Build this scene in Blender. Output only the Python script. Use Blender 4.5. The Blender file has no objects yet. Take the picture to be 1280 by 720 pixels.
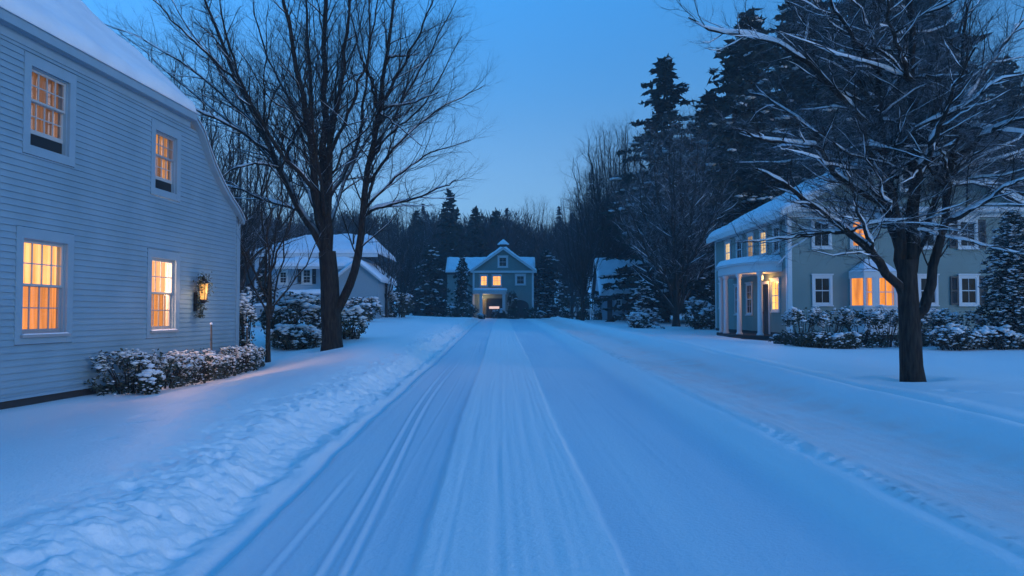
import bpy, bmesh, math, random
import numpy as np
from mathutils import Vector, Matrix
R = math.radians
scene = bpy.context.scene
COL = scene.collection
F = 950.0
EXPO = 3.0
EK = 2.0 ** -EXPO
PITCH = math.atan(32 / F)
CAMZ = 1.6

def W(px, py, Y):
    """point of the world plane y=Y seen at photograph pixel (px, py)"""
    u = (px - 640) / F; v = (360 - py) / F
    c, s = math.cos(PITCH), math.sin(PITCH)
    d = (u, c - s * v, s + c * v)
    k = Y / d[1]
    return np.array((d[0] * k, Y, CAMZ + d[2] * k))

# ------------------------------------------------------------------ noise
def _h(ix, iy, seed):
    n = (ix.astype(np.int64) * 374761393 + iy.astype(np.int64) * 668265263 + seed * 982451653) & 0x7fffffff
    n = ((n ^ (n >> 13)) * 1274126177) & 0x7fffffff
    return ((n ^ (n >> 16)) & 0xffff) / 65535.0
def vnoise(x, y, seed=0):
    x = np.asarray(x, float); y = np.asarray(y, float)
    ix = np.floor(x); iy = np.floor(y)
    fx = x - ix; fy = y - iy
    fx = fx * fx * (3 - 2 * fx); fy = fy * fy * (3 - 2 * fy)
    a = _h(ix, iy, seed); b = _h(ix + 1, iy, seed); c = _h(ix, iy + 1, seed); d = _h(ix + 1, iy + 1, seed)
    return (a * (1 - fx) + b * fx) * (1 - fy) + (c * (1 - fx) + d * fx) * fy - 0.5
def fbm(x, y, seed=0, o=4):
    s = 0; a = 1.0
    for i in range(o):
        s = s + a * vnoise(x, y, seed + i * 17); x = x * 2.03 + 5.1; y = y * 2.03 + 3.7; a *= .5
    return s
def ss(a, b, x):
    t = np.clip((np.asarray(x, float) - a) / (b - a), 0, 1)
    return t * t * (3 - 2 * t)

# ------------------------------------------------------------------ terrain
def gbase(y):
    y = np.asarray(y, float)
    t = np.clip(y - 3, 0, None)
    z = .0158 * t
    z = np.where(t > 45, .711 + .30 * (1 - np.exp(-(t - 45) / 25 * .0158 * 25 / .30)), z)
    return z
def gh(x, y, detail=True):
    x = np.asarray(x, float); y = np.asarray(y, float)
    g = gbase(y)
    xr = x + .0145 * y + .10 * vnoise(y * .09, y * 0, 5)
    far = ss(70, 84, y)                                    # the road ends at a cross street
    near = 1 - ss(25, 60, y)
    # left side
    bankw = .35 * vnoise(y * .5, y * 0 + 3, 9) + .18 * vnoise(y * 1.7, y * 0 + 8, 19)
    L = .72 * ss(-2.02, -2.62 , xr + bankw * .5) + .28 * ss(-2.3, -3.6, xr)                 # 0 on road, 1 on lawn
    lawnL = .37
    drop = (1 - ss(19, 30, y)) * ss(-3.2, -7.2, xr)        # lawn falls away to the white house
    zl = g + lawnL - drop * (g + lawnL - .03)
    zl = zl + ss(38, 60, y) * ss(-5, -12, x) * .22
    # right side
    zr_b = .05 + .13 * ss(2.35, 2.95, xr) + .03 * ss(3.0, 3.06, xr) * near - .05 * ss(3.1, 3.9, xr) * (1 - ss(4.2, 4.9, xr)) \
        + .20 * np.exp(-((xr - 5.2 - bankw * .3) / .42) ** 2) - .20 * np.exp(-((xr - 6.15 - bankw * .2) / .30) ** 2) * (.4 + .6 * near)
    zr = g + zr_b + .07 * ss(6.2, 7.5, xr) - (.18 * ss(6.3, 7.3, xr) + .13 * ss(8, 12, xr)) * (1 - ss(60, 90, y))
    zroad = g + .0
    z = zroad + (zl - zroad) * L
    z = np.where(xr > 2.0, zroad + (zr - zroad) * ss(2.1, 2.6, xr), z)
    z = z * 1.0
    z = np.where(y > 70, z * (1 - far) + (g + .12) * far, z)
    z = z + (ss(100, 230, y) + ss(45, 160, np.abs(x))) * 3.0 + ss(190, 420, y) * 26 + ss(130, 300, np.abs(x)) * 14
    if detail:
        road = ss(-2.1, -1.75, xr) * (1 - ss(2.3, 2.6, xr)) * (1 - far)
        # packed strip down the middle with wheel ruts
        e = .02 * vnoise(y * 2.1, y * 0, 31) + .02 * vnoise(y * .4, y * 0 + 7, 33)
        strip = ss(-.56, -.50, xr + e) * (1 - ss(.74, .79, xr + e))
        z = z + road * (.024 * strip)
        rut = 0
        for c, wd, dp in ((-.30, .05, .010), (-.03, .035, .014), (.10, .03, .010), (.33, .05, .012), (.52, .04, .009), (-.80, .06, .008), (-1.62, .05, .006)):
            rut = rut - dp * np.exp(-((xr - c - .03 * vnoise(y * .3, y * 0 + c * 9, 41)) / wd) ** 2)
        for c in (-.42, -.36, -.19, -.12, .04, .21, .27, .44, .62, -.92, -.72, 1.05, 1.18, 1.62, 1.74):
            w_ = .16 * np.sin(y * .13 + c * 7) * vnoise(y * .10, y * 0 + c * 5, 43) + .05 * vnoise(y * .4, y * 0 + c * 3, 47)
            rut = rut - .010 * ss(-.25, .2, vnoise(y * .35, y * 0 + c * 31, 45)) * np.exp(-((xr - c - w_) / .017) ** 2) + .006 * np.exp(-((xr - c - w_ - .035) / .014) ** 2)
        z = z + road * rut * .5
        z = z + road * .004 * vnoise(xr * 16, y * .35, 51) * (.3 + strip) + road * .005 * vnoise(xr * 34, y * .8, 53) * strip
        # pair of narrow sled tracks on the left of the road
        for c0, k, p in ((-1.17, .0, 0), (-1.03, .0, 1), (-1.36, .02, 2)):
            cx = c0 - .012 * (y - 5) - k * np.clip(9 - y, 0, 9) * 1.4 + .05 * np.sin(y * .33 + p * .3)
            d = xr - cx
            z = z + road * (.013 * np.exp(-(d / .018) ** 2) - .011 * np.exp(-((d - .045) / .022) ** 2)) * (1 - ss(16, 22, y)) * (1.0 if p < 2 else .7) * (1 if p < 2 else (1 - ss(6.5, 8, y)))
        # tread chatter
        z = z + road * strip * .0035 * vnoise(xr * 22, y * 14, 57)
        z = z + road * (1 - strip) * .010 * fbm(xr * 1.3, y * .35, 61, 3)
        # loose clods in the left bank, denser towards the toe
        amp = ss(-3.15, -2.55, xr) * (1 - ss(-2.05, -1.9, xr)) + .28 * ss(-4.3, -3.0, xr) * (1 - ss(-3.0, -2.6, xr)) * (.4 + 1.2 * np.clip(vnoise(xr * 1.1, y * .5, 172) + .3, 0, 1))
        amp = amp * (1 - far)
        c1 = vnoise(xr * 5.2, y * 4.1, 71); c2 = vnoise(xr * 11, y * 9, 73); c3 = vnoise(xr * 23, y * 21, 75)
        c5 = vnoise(xr * 8 + 3, y * 6.5, 171); c6 = vnoise(xr * 38, y * 34, 174); c7 = fbm(xr * 2.6, y * 1.7, 176, 2); z = z + amp * (.085 * c7 + .034 * c2 + .026 * c3 + .014 * c6 - .20 * np.clip(c5 - .18, 0, 1) - .09 * np.clip(c3 - .22, 0, 1) * (c7 > 0))
        # secondary groove beside the toe
        z = z - .065 * np.exp(-((xr + 1.80 + .05 * vnoise(y * 1.3, y * 0, 77)) / .055) ** 2) * (1 - far)
        z = z + .05 * np.exp(-((xr + 1.96 + .05 * vnoise(y * 2.3, y * 0, 79)) / .07) ** 2) * (.6 + 1.2 * vnoise(y * 2.5, xr * 6, 81)) * (1 - far)
        # crumbs along the right windrow
        ampr = np.exp(-((xr - 3.08 - .06 * vnoise(y * .9, y * 0, 83)) / .10) ** 2) * (.3 + np.clip(vnoise(y * .6, y * 0, 85), 0, 1) * 2.2)
        z = z + ampr * (.05 * vnoise(xr * 13, y * 11, 87) - .018) * (1 - far)
        band = ss(2.5, 3.0, xr) * (1 - ss(5.9, 6.4, xr)) * (1 - far)
        z = z + band * (.018 * fbm(xr * 3, y * 1.1, 89, 3) + .012 * vnoise(xr * 14, y * .8, 91))
        lawn = ss(-2.9, -4.0, xr) + ss(6.2, 7.0, xr)
        z = z + lawn * (.10 * fbm(x * .22, y * .18, 93, 3) + .010 * fbm(x * 1.4, y * 1.1, 95, 2))
        # a few footprints and fallen clumps on the left lawn
        c4 = vnoise(x * 3.1, y * 2.6, 97)
        z = z - lawn * .06 * np.clip(c4 - .33, 0, 1) * 4 * ss(-6.0, -4.2, xr) * (1 - ss(14, 20, y))
        # wind scoop around the two big trunks
        for tx, ty, rr in ((-5.62, 23.8, .45), (7.75, 14.7, .3)):
            dd = np.hypot(x - tx, y - ty)
            z = z - .07 * np.exp(-(dd / (rr * 1.25)) ** 2) + .05 * np.exp(-((dd - rr * 2.4) / rr) ** 2)
    return z
def gz(x, y):
    return float(gh(np.array([x]), np.array([y]))[0])

# ------------------------------------------------------------------ materials
MATS = {}
def mat(name, color, rough=.7, metallic=0, emit=None, es=0, spec=.5, noise=None, bump=None, coat=0):
    """noise=(scale, amount, color2)  bump=(scale, strength)"""
    if name in MATS: return MATS[name]
    m = bpy.data.materials.new(name); m.use_nodes = True
    nt = m.node_tree; b = nt.nodes['Principled BSDF']
    b.inputs['Base Color'].default_value = (*color, 1); b.inputs['Roughness'].default_value = rough
    b.inputs['Metallic'].default_value = metallic
    b.inputs['Specular IOR Level'].default_value = spec
    b.inputs['Coat Weight'].default_value = coat
    tc = nt.nodes.new('ShaderNodeTexCoord')
    if noise:
        n = nt.nodes.new('ShaderNodeTexNoise'); n.inputs['Scale'].default_value = noise[0]; n.inputs['Detail'].default_value = 5
        nt.links.new(tc.outputs['Object'], n.inputs['Vector'])
        r = nt.nodes.new('ShaderNodeValToRGB'); r.color_ramp.elements[0].position = .35; r.color_ramp.elements[1].position = .68
        r.color_ramp.elements[0].color = (*color, 1); r.color_ramp.elements[1].color = (*noise[1], 1)
        nt.links.new(n.outputs['Fac'], r.inputs['Fac']); nt.links.new(r.outputs['Color'], b.inputs['Base Color'])
    if bump:
        n2 = nt.nodes.new('ShaderNodeTexNoise'); n2.inputs['Scale'].default_value = bump[0]; n2.inputs['Detail'].default_value = 6
        nt.links.new(tc.outputs['Object'], n2.inputs['Vector'])
        bp = nt.nodes.new('ShaderNodeBump'); bp.inputs['Strength'].default_value = bump[1]; bp.inputs['Distance'].default_value = .02
        nt.links.new(n2.outputs['Fac'], bp.inputs['Height']); nt.links.new(bp.outputs['Normal'], b.inputs['Normal'])
    if emit:
        b.inputs['Emission Color'].default_value = (*emit, 1); b.inputs['Emission Strength'].default_value = es
    MATS[name] = m
    return m

M_SNOW = mat('snow', (.80, .83, .86), .75, spec=.25, bump=(30, .25))
M_RSNOW = mat('roof_snow', (.80, .83, .86), .8, spec=.2, noise=(1.2, (.72, .75, .79)), bump=(9, .5))
M_LSNOW = mat('leaf_snow', (.72, .74, .77), .9, spec=.1)
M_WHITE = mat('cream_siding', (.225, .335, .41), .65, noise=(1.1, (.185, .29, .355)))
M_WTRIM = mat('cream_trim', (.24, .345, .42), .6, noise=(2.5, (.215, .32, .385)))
M_SASH = mat('white_sash', (.42, .42, .41), .45)
M_SASHD = mat('grey_sash', (.30, .31, .33), .5)
M_GREY = mat('grey_green_siding', (.20, .275, .255), .7, noise=(1.1, (.18, .245, .225)))
M_GTRIM = mat('white_trim', (.60, .63, .64), .5)
M_BLUEG = mat('blue_siding', (.26, .33, .36), .7)
M_PALE = mat('pale_siding', (.36, .45, .52), .7)
M_FOUND = mat('foundation_stone', (.03, .03, .032), .9)
M_BLACK = mat('black_paint', (.012, .012, .014), .45)
M_SHUT = mat('shutter_paint', (.022, .026, .03), .5)
M_ROOF = mat('asphalt_shingles', (.06, .062, .07), .85, noise=(6, (.04, .04, .048)))
M_GLASS = mat('dark_window_glass', (.012, .016, .022), .12, spec=.12)
M_FABRIC_D = mat('dark_room', (.02, .02, .02), .9)
M_BARK = None
M_CHIM = mat('chimney_brick', (.12, .06, .05), .9, noise=(12, (.08, .045, .04)))
M_POST = mat('weathered_post', (.09, .085, .08), .85)
M_NEED = mat('conifer_needles', (.030, .042, .034), .9, spec=.1, noise=(.8, (.018, .030, .028)))
M_SPRUCE = mat('spruce_needles', (.038, .060, .058), .9, spec=.1, noise=(1.5, (.025, .044, .042)))
M_LEAF = mat('evergreen_leaves', (.028, .042, .026), .6, noise=(3, (.045, .05, .03)))
M_LEAFR = mat('brown_leaves', (.07, .045, .03), .7, noise=(3, (.03, .035, .025)))
M_GREEN = mat('yew_leaves', (.02, .035, .02), .8)
M_CAR = mat('pale_car_paint', (.30, .34, .38), .35, coat=.5)
M_RUB = mat('rubber', (.015, .015, .015), .8)

def bark_mat(name, c1, c2, snow_lo, snow_hi, snow_scale=2.0, nlo=.35):
    m = bpy.data.materials.new(name); m.use_nodes = True
    nt = m.node_tree; b = nt.nodes['Principled BSDF']; b.inputs['Roughness'].default_value = .9; b.inputs['Specular IOR Level'].default_value = .15
    tc = nt.nodes.new('ShaderNodeTexCoord')
    mp = nt.nodes.new('ShaderNodeMapping'); mp.inputs['Scale'].default_value = (14, 14, 2.5)
    nt.links.new(tc.outputs['Object'], mp.inputs['Vector'])
    n = nt.nodes.new('ShaderNodeTexNoise'); n.inputs['Scale'].default_value = 1.5; n.inputs['Detail'].default_value = 5
    nt.links.new(mp.outputs['Vector'], n.inputs['Vector'])
    r = nt.nodes.new('ShaderNodeValToRGB'); r.color_ramp.elements[0].color = (*c1, 1); r.color_ramp.elements[1].color = (*c2, 1)
    r.color_ramp.elements[0].position = .35; r.color_ramp.elements[1].position = .65
    nt.links.new(n.outputs['Fac'], r.inputs['Fac'])
    geo = nt.nodes.new('ShaderNodeNewGeometry'); sx = nt.nodes.new('ShaderNodeSeparateXYZ')
    nt.links.new(geo.outputs['Normal'], sx.inputs['Vector'])
    mr = nt.nodes.new('ShaderNodeMapRange'); mr.inputs['From Min'].default_value = snow_lo; mr.inputs['From Max'].default_value = snow_hi
    nt.links.new(sx.outputs['Z'], mr.inputs['Value'])
    n2 = nt.nodes.new('ShaderNodeTexNoise'); n2.inputs['Scale'].default_value = snow_scale; n2.inputs['Detail'].default_value = 4
    nt.links.new(tc.outputs['Object'], n2.inputs['Vector'])
    mr2 = nt.nodes.new('ShaderNodeMapRange'); mr2.inputs['From Min'].default_value = nlo; mr2.inputs['From Max'].default_value = nlo + .12
    nt.links.new(n2.outputs['Fac'], mr2.inputs['Value'])
    mu = nt.nodes.new('ShaderNodeMath'); mu.operation = 'MULTIPLY'
    nt.links.new(mr.outputs['Result'], mu.inputs[0]); nt.links.new(mr2.outputs['Result'], mu.inputs[1])
    mx = nt.nodes.new('ShaderNodeMix'); mx.data_type = 'RGBA'
    nt.links.new(mu.outputs[0], mx.inputs['Factor']); nt.links.new(r.outputs['Color'], mx.inputs[6]); mx.inputs[7].default_value = (.76, .79, .83, 1)
    nt.links.new(mx.outputs[2], b.inputs['Base Color'])
    bp = nt.nodes.new('ShaderNodeBump'); bp.inputs['Strength'].default_value = .9; bp.inputs['Distance'].default_value = .03
    nt.links.new(n.outputs['Fac'], bp.inputs['Height']); nt.links.new(bp.outputs['Normal'], b.inputs['Normal'])
    return m
M_BARK = bark_mat('dark_bark', (.016, .013, .012), (.045, .036, .03), .35, .75)
M_TWIG = bark_mat('snowy_twigs', (.022, .018, .017), (.045, .036, .032), .52, .92, 5.0, .50)
M_TWIG2 = bark_mat('snow_lined_twigs', (.022, .018, .017), (.045, .036, .032), .28, .75, 5.0, .40)
M_TWIG3 = bark_mat('snow_flecked_twigs', (.03, .026, .026), (.06, .05, .048), .05, .55, 4.0, .42)
M_TWIGD = bark_mat('bare_twigs', (.030, .024, .024), (.055, .042, .04), .55, .95, 3.0, .55)
M_TWIGR = bark_mat('reddish_twigs', (.05, .028, .028), (.07, .04, .038), .6, .98, 3.0, .6)

def ground_material():
    m = bpy.data.materials.new('snow_cover'); m.use_nodes = True
    nt = m.node_tree; b = nt.nodes['Principled BSDF']
    b.inputs['Roughness'].default_value = .5; b.inputs['Specular IOR Level'].default_value = .45
    a = nt.nodes.new('ShaderNodeAttribute'); a.attribute_name = 'packed'
    d = nt.nodes.new('ShaderNodeAttribute'); d.attribute_name = 'pink_band'
    tc = nt.nodes.new('ShaderNodeTexCoord')
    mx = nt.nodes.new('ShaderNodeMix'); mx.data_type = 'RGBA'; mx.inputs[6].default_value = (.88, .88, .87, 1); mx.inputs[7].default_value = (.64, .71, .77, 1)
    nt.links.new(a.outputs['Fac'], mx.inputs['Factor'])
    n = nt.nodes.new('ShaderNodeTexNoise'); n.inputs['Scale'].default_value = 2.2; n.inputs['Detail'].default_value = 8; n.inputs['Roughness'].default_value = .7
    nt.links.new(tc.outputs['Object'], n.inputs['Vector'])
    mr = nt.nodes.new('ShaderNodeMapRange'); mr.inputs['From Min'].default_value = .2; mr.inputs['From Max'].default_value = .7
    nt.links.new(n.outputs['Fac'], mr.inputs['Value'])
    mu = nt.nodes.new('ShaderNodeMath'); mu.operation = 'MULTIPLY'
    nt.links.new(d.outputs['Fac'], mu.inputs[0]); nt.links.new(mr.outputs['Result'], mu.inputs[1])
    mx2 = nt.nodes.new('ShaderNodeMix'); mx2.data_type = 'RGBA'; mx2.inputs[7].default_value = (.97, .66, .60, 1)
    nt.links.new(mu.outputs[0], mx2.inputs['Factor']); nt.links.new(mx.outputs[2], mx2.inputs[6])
    sl_ = nt.nodes.new('ShaderNodeAttribute'); sl_.attribute_name = 'dark_specks'
    mx3 = nt.nodes.new('ShaderNodeMix'); mx3.data_type = 'RGBA'; mx3.inputs[7].default_value = (.30, .30, .31, 1)
    nt.links.new(sl_.outputs['Fac'], mx3.inputs['Factor']); nt.links.new(mx2.outputs[2], mx3.inputs[6])
    nt.links.new(mx3.outputs[2], b.inputs['Base Color'])
    n2 = nt.nodes.new('ShaderNodeTexNoise'); n2.inputs['Scale'].default_value = 26; n2.inputs['Detail'].default_value = 7; n2.inputs['Roughness'].default_value = .65
    nt.links.new(tc.outputs['Object'], n2.inputs['Vector'])
    bp = nt.nodes.new('ShaderNodeBump'); bp.inputs['Strength'].default_value = .6; bp.inputs['Distance'].default_value = .02
    nt.links.new(n2.outputs['Fac'], bp.inputs['Height']); nt.links.new(bp.outputs['Normal'], b.inputs['Normal'])
    return m
M_GROUND = ground_material()

def lit_mat(name, c_lo, c_hi, strength, stripe=9.0, axis=0, dark=None, thru=0):
    """a lit curtained pane: glow and uneven fold stripes put into the emission, glossy glass on top"""
    m = bpy.data.materials.new(name); m.use_nodes = True
    nt = m.node_tree; b = nt.nodes['Principled BSDF']
    b.inputs['Base Color'].default_value = (.03, .02, .012, 1); b.inputs['Roughness'].default_value = .25
    tc = nt.nodes.new('ShaderNodeTexCoord'); mp = nt.nodes.new('ShaderNodeMapping')
    sc = [.6, .6, .35]; sc[axis] = stripe; mp.inputs['Scale'].default_value = sc
    nt.links.new(tc.outputs['Object'], mp.inputs['Vector'])
    n = nt.nodes.new('ShaderNodeTexNoise'); n.inputs['Scale'].default_value = 1; n.inputs['Detail'].default_value = 3
    nt.links.new(mp.outputs['Vector'], n.inputs['Vector'])
    r = nt.nodes.new('ShaderNodeValToRGB'); r.color_ramp.elements[0].position = .32; r.color_ramp.elements[1].position = .62
    r.color_ramp.elements[0].color = (*c_lo, 1); r.color_ramp.elements[1].color = (*c_hi, 1)
    if dark is not None:
        e = r.color_ramp.elements.new(.30); e.color = (*dark, 1)
    nt.links.new(n.outputs['Fac'], r.inputs['Fac'])
    if thru:
        b.inputs['Base Color'].default_value = (0, 0, 0, 1); b.inputs['Specular IOR Level'].default_value = 0
        tr = nt.nodes.new('ShaderNodeBsdfTransparent'); ms = nt.nodes.new('ShaderNodeMixShader'); ms.inputs[0].default_value = thru
        nt.links.new(b.outputs[0], ms.inputs[1]); nt.links.new(tr.outputs[0], ms.inputs[2]); nt.links.new(ms.outputs[0], nt.nodes['Material Output'].inputs['Surface'])
    nt.links.new(r.outputs['Color'], b.inputs['Emission Color']); b.inputs['Emission Strength'].default_value = strength * EK
    MATS[name] = m
    return m

# ------------------------------------------------------------------ object helpers
def tag(o, label=None, cat=None, group=None, kind=None):
    if label: o['label'] = label
    if cat: o['category'] = cat
    if group: o['group'] = group
    if kind: o['kind'] = kind
    return o
def thing(name, loc, label, cat, group=None, rz=0):
    o = bpy.data.objects.new(name, None); COL.objects.link(o)
    o.location = loc; o.rotation_euler = (0, 0, rz); o.empty_display_size = .2
    return tag(o, label, cat, group)
def link_mesh(name, me, parent):
    o = bpy.data.objects.new(name, me); COL.objects.link(o)
    if parent: o.parent = parent
    return o
def mesh_np(name, V, faces, mats, parent=None, midx=None, smooth=False):
    """V (n,3); faces: list of int arrays (m,k)"""
    me = bpy.data.meshes.new(name)
    V = np.asarray(V, np.float32)
    me.vertices.add(len(V)); me.vertices.foreach_set('co', V.ravel())
    tot = []; idx = []
    for f in faces:
        f = np.asarray(f, np.int32)
        if len(f) == 0: continue
        tot.append(np.full(len(f), f.shape[1], np.int32)); idx.append(f.ravel())
    tot = np.concatenate(tot); idx = np.concatenate(idx)
    me.loops.add(len(idx)); me.loops.foreach_set('vertex_index', idx)
    me.polygons.add(len(tot)); st = np.zeros(len(tot), np.int32); st[1:] = np.cumsum(tot)[:-1]
    me.polygons.foreach_set('loop_start', st)
    for mm in (mats if isinstance(mats, (list, tuple)) else [mats]): me.materials.append(mm)
    if midx is not None: me.polygons.foreach_set('material_index', np.asarray(midx, np.int32))
    me.polygons.foreach_set('use_smooth', np.full(len(tot), smooth, bool))
    me.update(calc_edges=True)
    return link_mesh(name, me, parent)

class MB:
    def __init__(s, T=None):
        s.v = []; s.f = []; s.m = []; s.T = T or (lambda a, b, c: (a, b, c))
    def quad(s, pts, m=0):
        i = len(s.v); s.v += [s.T(*p) for p in pts]; s.f.append(tuple(range(i, i + len(pts)))); s.m.append(m)
    def box(s, x0, x1, y0, y1, z0, z1, m=0):
        i = len(s.v)
        s.v += [s.T(*p) for p in ((x0, y0, z0), (x1, y0, z0), (x1, y1, z0), (x0, y1, z0), (x0, y0, z1), (x1, y0, z1), (x1, y1, z1), (x0, y1, z1))]
        for f in ((0, 3, 2, 1), (4, 5, 6, 7), (0, 1, 5, 4), (1, 2, 6, 5), (2, 3, 7, 6), (3, 0, 4, 7)):
            s.f.append(tuple(i + k for k in f)); s.m.append(m)
    def prism(s, poly, y0, y1, m=0, ax=1):
        """polygon in (a,z), extruded along the other horizontal axis (ax=1: poly a is x; ax=0: poly a is y)"""
        i = len(s.v); n = len(poly)
        for y in (y0, y1):
            for a, z in poly: s.v.append(s.T(a, y, z) if ax == 1 else s.T(y, a, z))
        s.f.append(tuple(i + k for k in range(n))[::-1]); s.m.append(m)
        s.f.append(tuple(i + n + k for k in range(n))); s.m.append(m)
        for k in range(n):
            k2 = (k + 1) % n
            s.f.append((i + k, i + k2, i + n + k2, i + n + k)); s.m.append(m)
    def tube(s, p0, p1, r0, r1, n=10, m=0):
        p0 = Vector(s.T(*p0)); p1 = Vector(s.T(*p1)); d = (p1 - p0).normalized()
        u = d.orthogonal().normalized(); w = d.cross(u); i = len(s.v)
        for p, r in ((p0, r0), (p1, r1)):
            for k in range(n):
                a = 2 * math.pi * k / n; q = p + (u * math.cos(a) + w * math.sin(a)) * r; s.v.append(tuple(q))
        for k in range(n):
            k2 = (k + 1) % n; s.f.append((i + k, i + k2, i + n + k2, i + n + k)); s.m.append(m)
        s.f.append(tuple(i + k for k in range(n))[::-1]); s.m.append(m); s.f.append(tuple(i + n + k for k in range(n))); s.m.append(m)
    def lathe(s, c, prof, n=14, m=0, sx=1, sy=1):
        i = len(s.v); c = Vector(c)
        for r, z in prof:
            for k in range(n):
                a = 2 * math.pi * k / n; s.v.append(s.T(c.x + r * sx * math.cos(a), c.y + r * sy * math.sin(a), c.z + z))
        for j in range(len(prof) - 1):
            for k in range(n):
                k2 = (k + 1) % n; s.f.append((i + j * n + k, i + j * n + k2, i + (j + 1) * n + k2, i + (j + 1) * n + k)); s.m.append(m)
        s.f.append(tuple(i + k for k in range(n))[::-1]); s.m.append(m)
        e = i + (len(prof) - 1) * n; s.f.append(tuple(e + k for k in range(n))); s.m.append(m)
    def build(s, name, mats, parent=None, bevel=0, smooth=False, recalc=True):
        me = bpy.data.meshes.new(name); me.from_pydata([tuple(float(q) for q in p) for p in s.v], [], s.f)
        for mm in (mats if isinstance(mats, (list, tuple)) else [mats]): me.materials.append(mm)
        me.polygons.foreach_set('material_index', s.m)
        if recalc:
            bm = bmesh.new(); bm.from_mesh(me); bmesh.ops.recalc_face_normals(bm, faces=bm.faces)
            if bevel: bmesh.ops.bevel(bm, geom=bm.edges[:], offset=bevel, segments=2, affect='EDGES', profile=.6)
            bm.to_mesh(me); bm.free()
        if smooth: me.polygons.foreach_set('use_smooth', [True] * len(me.polygons))
        me.update()
        return link_mesh(name, me, parent)

def snow_slab(name, A, B, Cc, D, t, parent, nu=24, nv=16, seed=0, mat_=None, rag=.0, amp=.25, round_=.18, up=None):
    """soft snow layer lying on the quad A-B (lower edge) C-D (upper edge)"""
    A, B, Cc, D = [np.array(q, float) for q in (A, B, Cc, D)]
    U, Vv = np.meshgrid(np.linspace(0, 1, nu), np.linspace(0, 1, nv), indexing='ij')
    u = U[..., None]; v = Vv[..., None]
    P = (A * (1 - u) + B * u) * (1 - v) + (D * (1 - u) + Cc * u) * v
    nrm = np.cross(B - A, D - A); nrm = nrm / (np.linalg.norm(nrm) + 1e-9)
    if nrm[2] < 0: nrm = -nrm
    if up is not None: nrm = np.array(up, float)
    lu = np.linalg.norm(B - A); lv = np.linalg.norm(D - A)
    du = np.minimum(U, 1 - U) * lu; dv = np.minimum(Vv, 1 - Vv) * lv
    e = np.clip(np.minimum(du, dv) / round_, 0, 1); prof = np.sqrt(np.clip(1 - (1 - e) ** 2, 0, 1))
    nz = fbm(P[..., 0] * 1.3 + P[..., 1] * .7 + seed, P[..., 2] * 1.7 + P[..., 1] * .9, seed, 4)
    h = t * (.15 + .85 * prof) * (1 + amp * nz)
    if rag: h = h * (ss(-.5, -.1, nz + (1 - rag)))
    top = P + nrm * h[..., None]
    n = nu * nv; V = np.concatenate([top.reshape(-1, 3), (P + nrm * .004).reshape(-1, 3)])
    I = np.arange(n).reshape(nu, nv)
    q = np.stack([I[:-1, :-1], I[1:, :-1], I[1:, 1:], I[:-1, 1:]], -1).reshape(-1, 4)
    q2 = q[:, ::-1] + n
    sides = []
    for line in (I[:, 0], I[::-1, -1], I[0, ::-1], I[-1, :]):
        a = line[:-1]; b = line[1:]; sides.append(np.stack([b, a, a + n, b + n], -1))
    return mesh_np(name, V, [q, q2] + sides, mat_ or M_RSNOW, parent, smooth=True)

# ------------------------------------------------------------------ branches
class Branches:
    def __init__(s): s.g = {}
    def add(s, pts, rad, sides):
        s.g.setdefault((len(pts), sides), []).append((np.asarray(pts)[None], np.asarray(rad)[None]))
    def bulk(s, pts, rad, sides):
        s.g.setdefault((pts.shape[1], sides), []).append((pts, rad))
    def build(s, name, m, parent, smooth=True):
        Vs = []; Fs = {}; off = 0
        faces = []
        for (k, n), lst in s.g.items():
            P = np.concatenate([q[0] for q in lst]); Rr = np.concatenate([q[1] for q in lst])
            T = np.gradient(P, axis=1); T /= np.linalg.norm(T, axis=2, keepdims=True) + 1e-9
            ref = np.where(np.abs(T[..., 2:3]) > .9, np.array([1., 0, 0]), np.array([0, 0, 1.]))
            ref = ref[:, :1].repeat(k, 1)
            U = np.cross(T, ref); U /= np.linalg.norm(U, axis=2, keepdims=True) + 1e-9
            Wv = np.cross(U, T)
            a = np.arange(n) * 2 * np.pi / n + np.pi / 2
            ring = P[:, :, None] + Rr[:, :, None, None] * (U[:, :, None] * np.cos(a)[None, None, :, None] + Wv[:, :, None] * np.sin(a)[None, None, :, None])
            V = ring.reshape(-1, 3); Vs.append(V)
            I = (np.arange(len(P) * k * n).reshape(len(P), k, n)) + off
            J = np.roll(I, -1, axis=2)
            faces.append(np.stack([I[:, :-1], J[:, :-1], J[:, 1:], I[:, 1:]], -1).reshape(-1, 4))
            off += len(V)
        if not Vs: return None
        return mesh_np(name, np.concatenate(Vs), faces, m, parent, smooth=smooth)

def unit(v): return v / (math.sqrt(v[0] * v[0] + v[1] * v[1] + v[2] * v[2]) + 1e-9)
def cr3(a, b): return np.array((a[1] * b[2] - a[2] * b[1], a[2] * b[0] - a[0] * b[2], a[0] * b[1] - a[1] * b[0]))
def resample(pts, n):
    pts = np.array(pts, float)
    # Catmull-Rom through the points
    P = np.vstack([2 * pts[0] - pts[1], pts, 2 * pts[-1] - pts[-2]])
    out = []
    m = len(pts) - 1
    for t in np.linspace(0, m, n):
        i = min(int(t), m - 1); f = t - i
        p0, p1, p2, p3 = P[i], P[i + 1], P[i + 2], P[i + 3]
        out.append(.5 * ((2 * p1) + (-p0 + p2) * f + (2 * p0 - 5 * p1 + 4 * p2 - p3) * f * f + (-p0 + 3 * p1 - 3 * p2 + p3) * f ** 3))
    return np.array(out)

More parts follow.
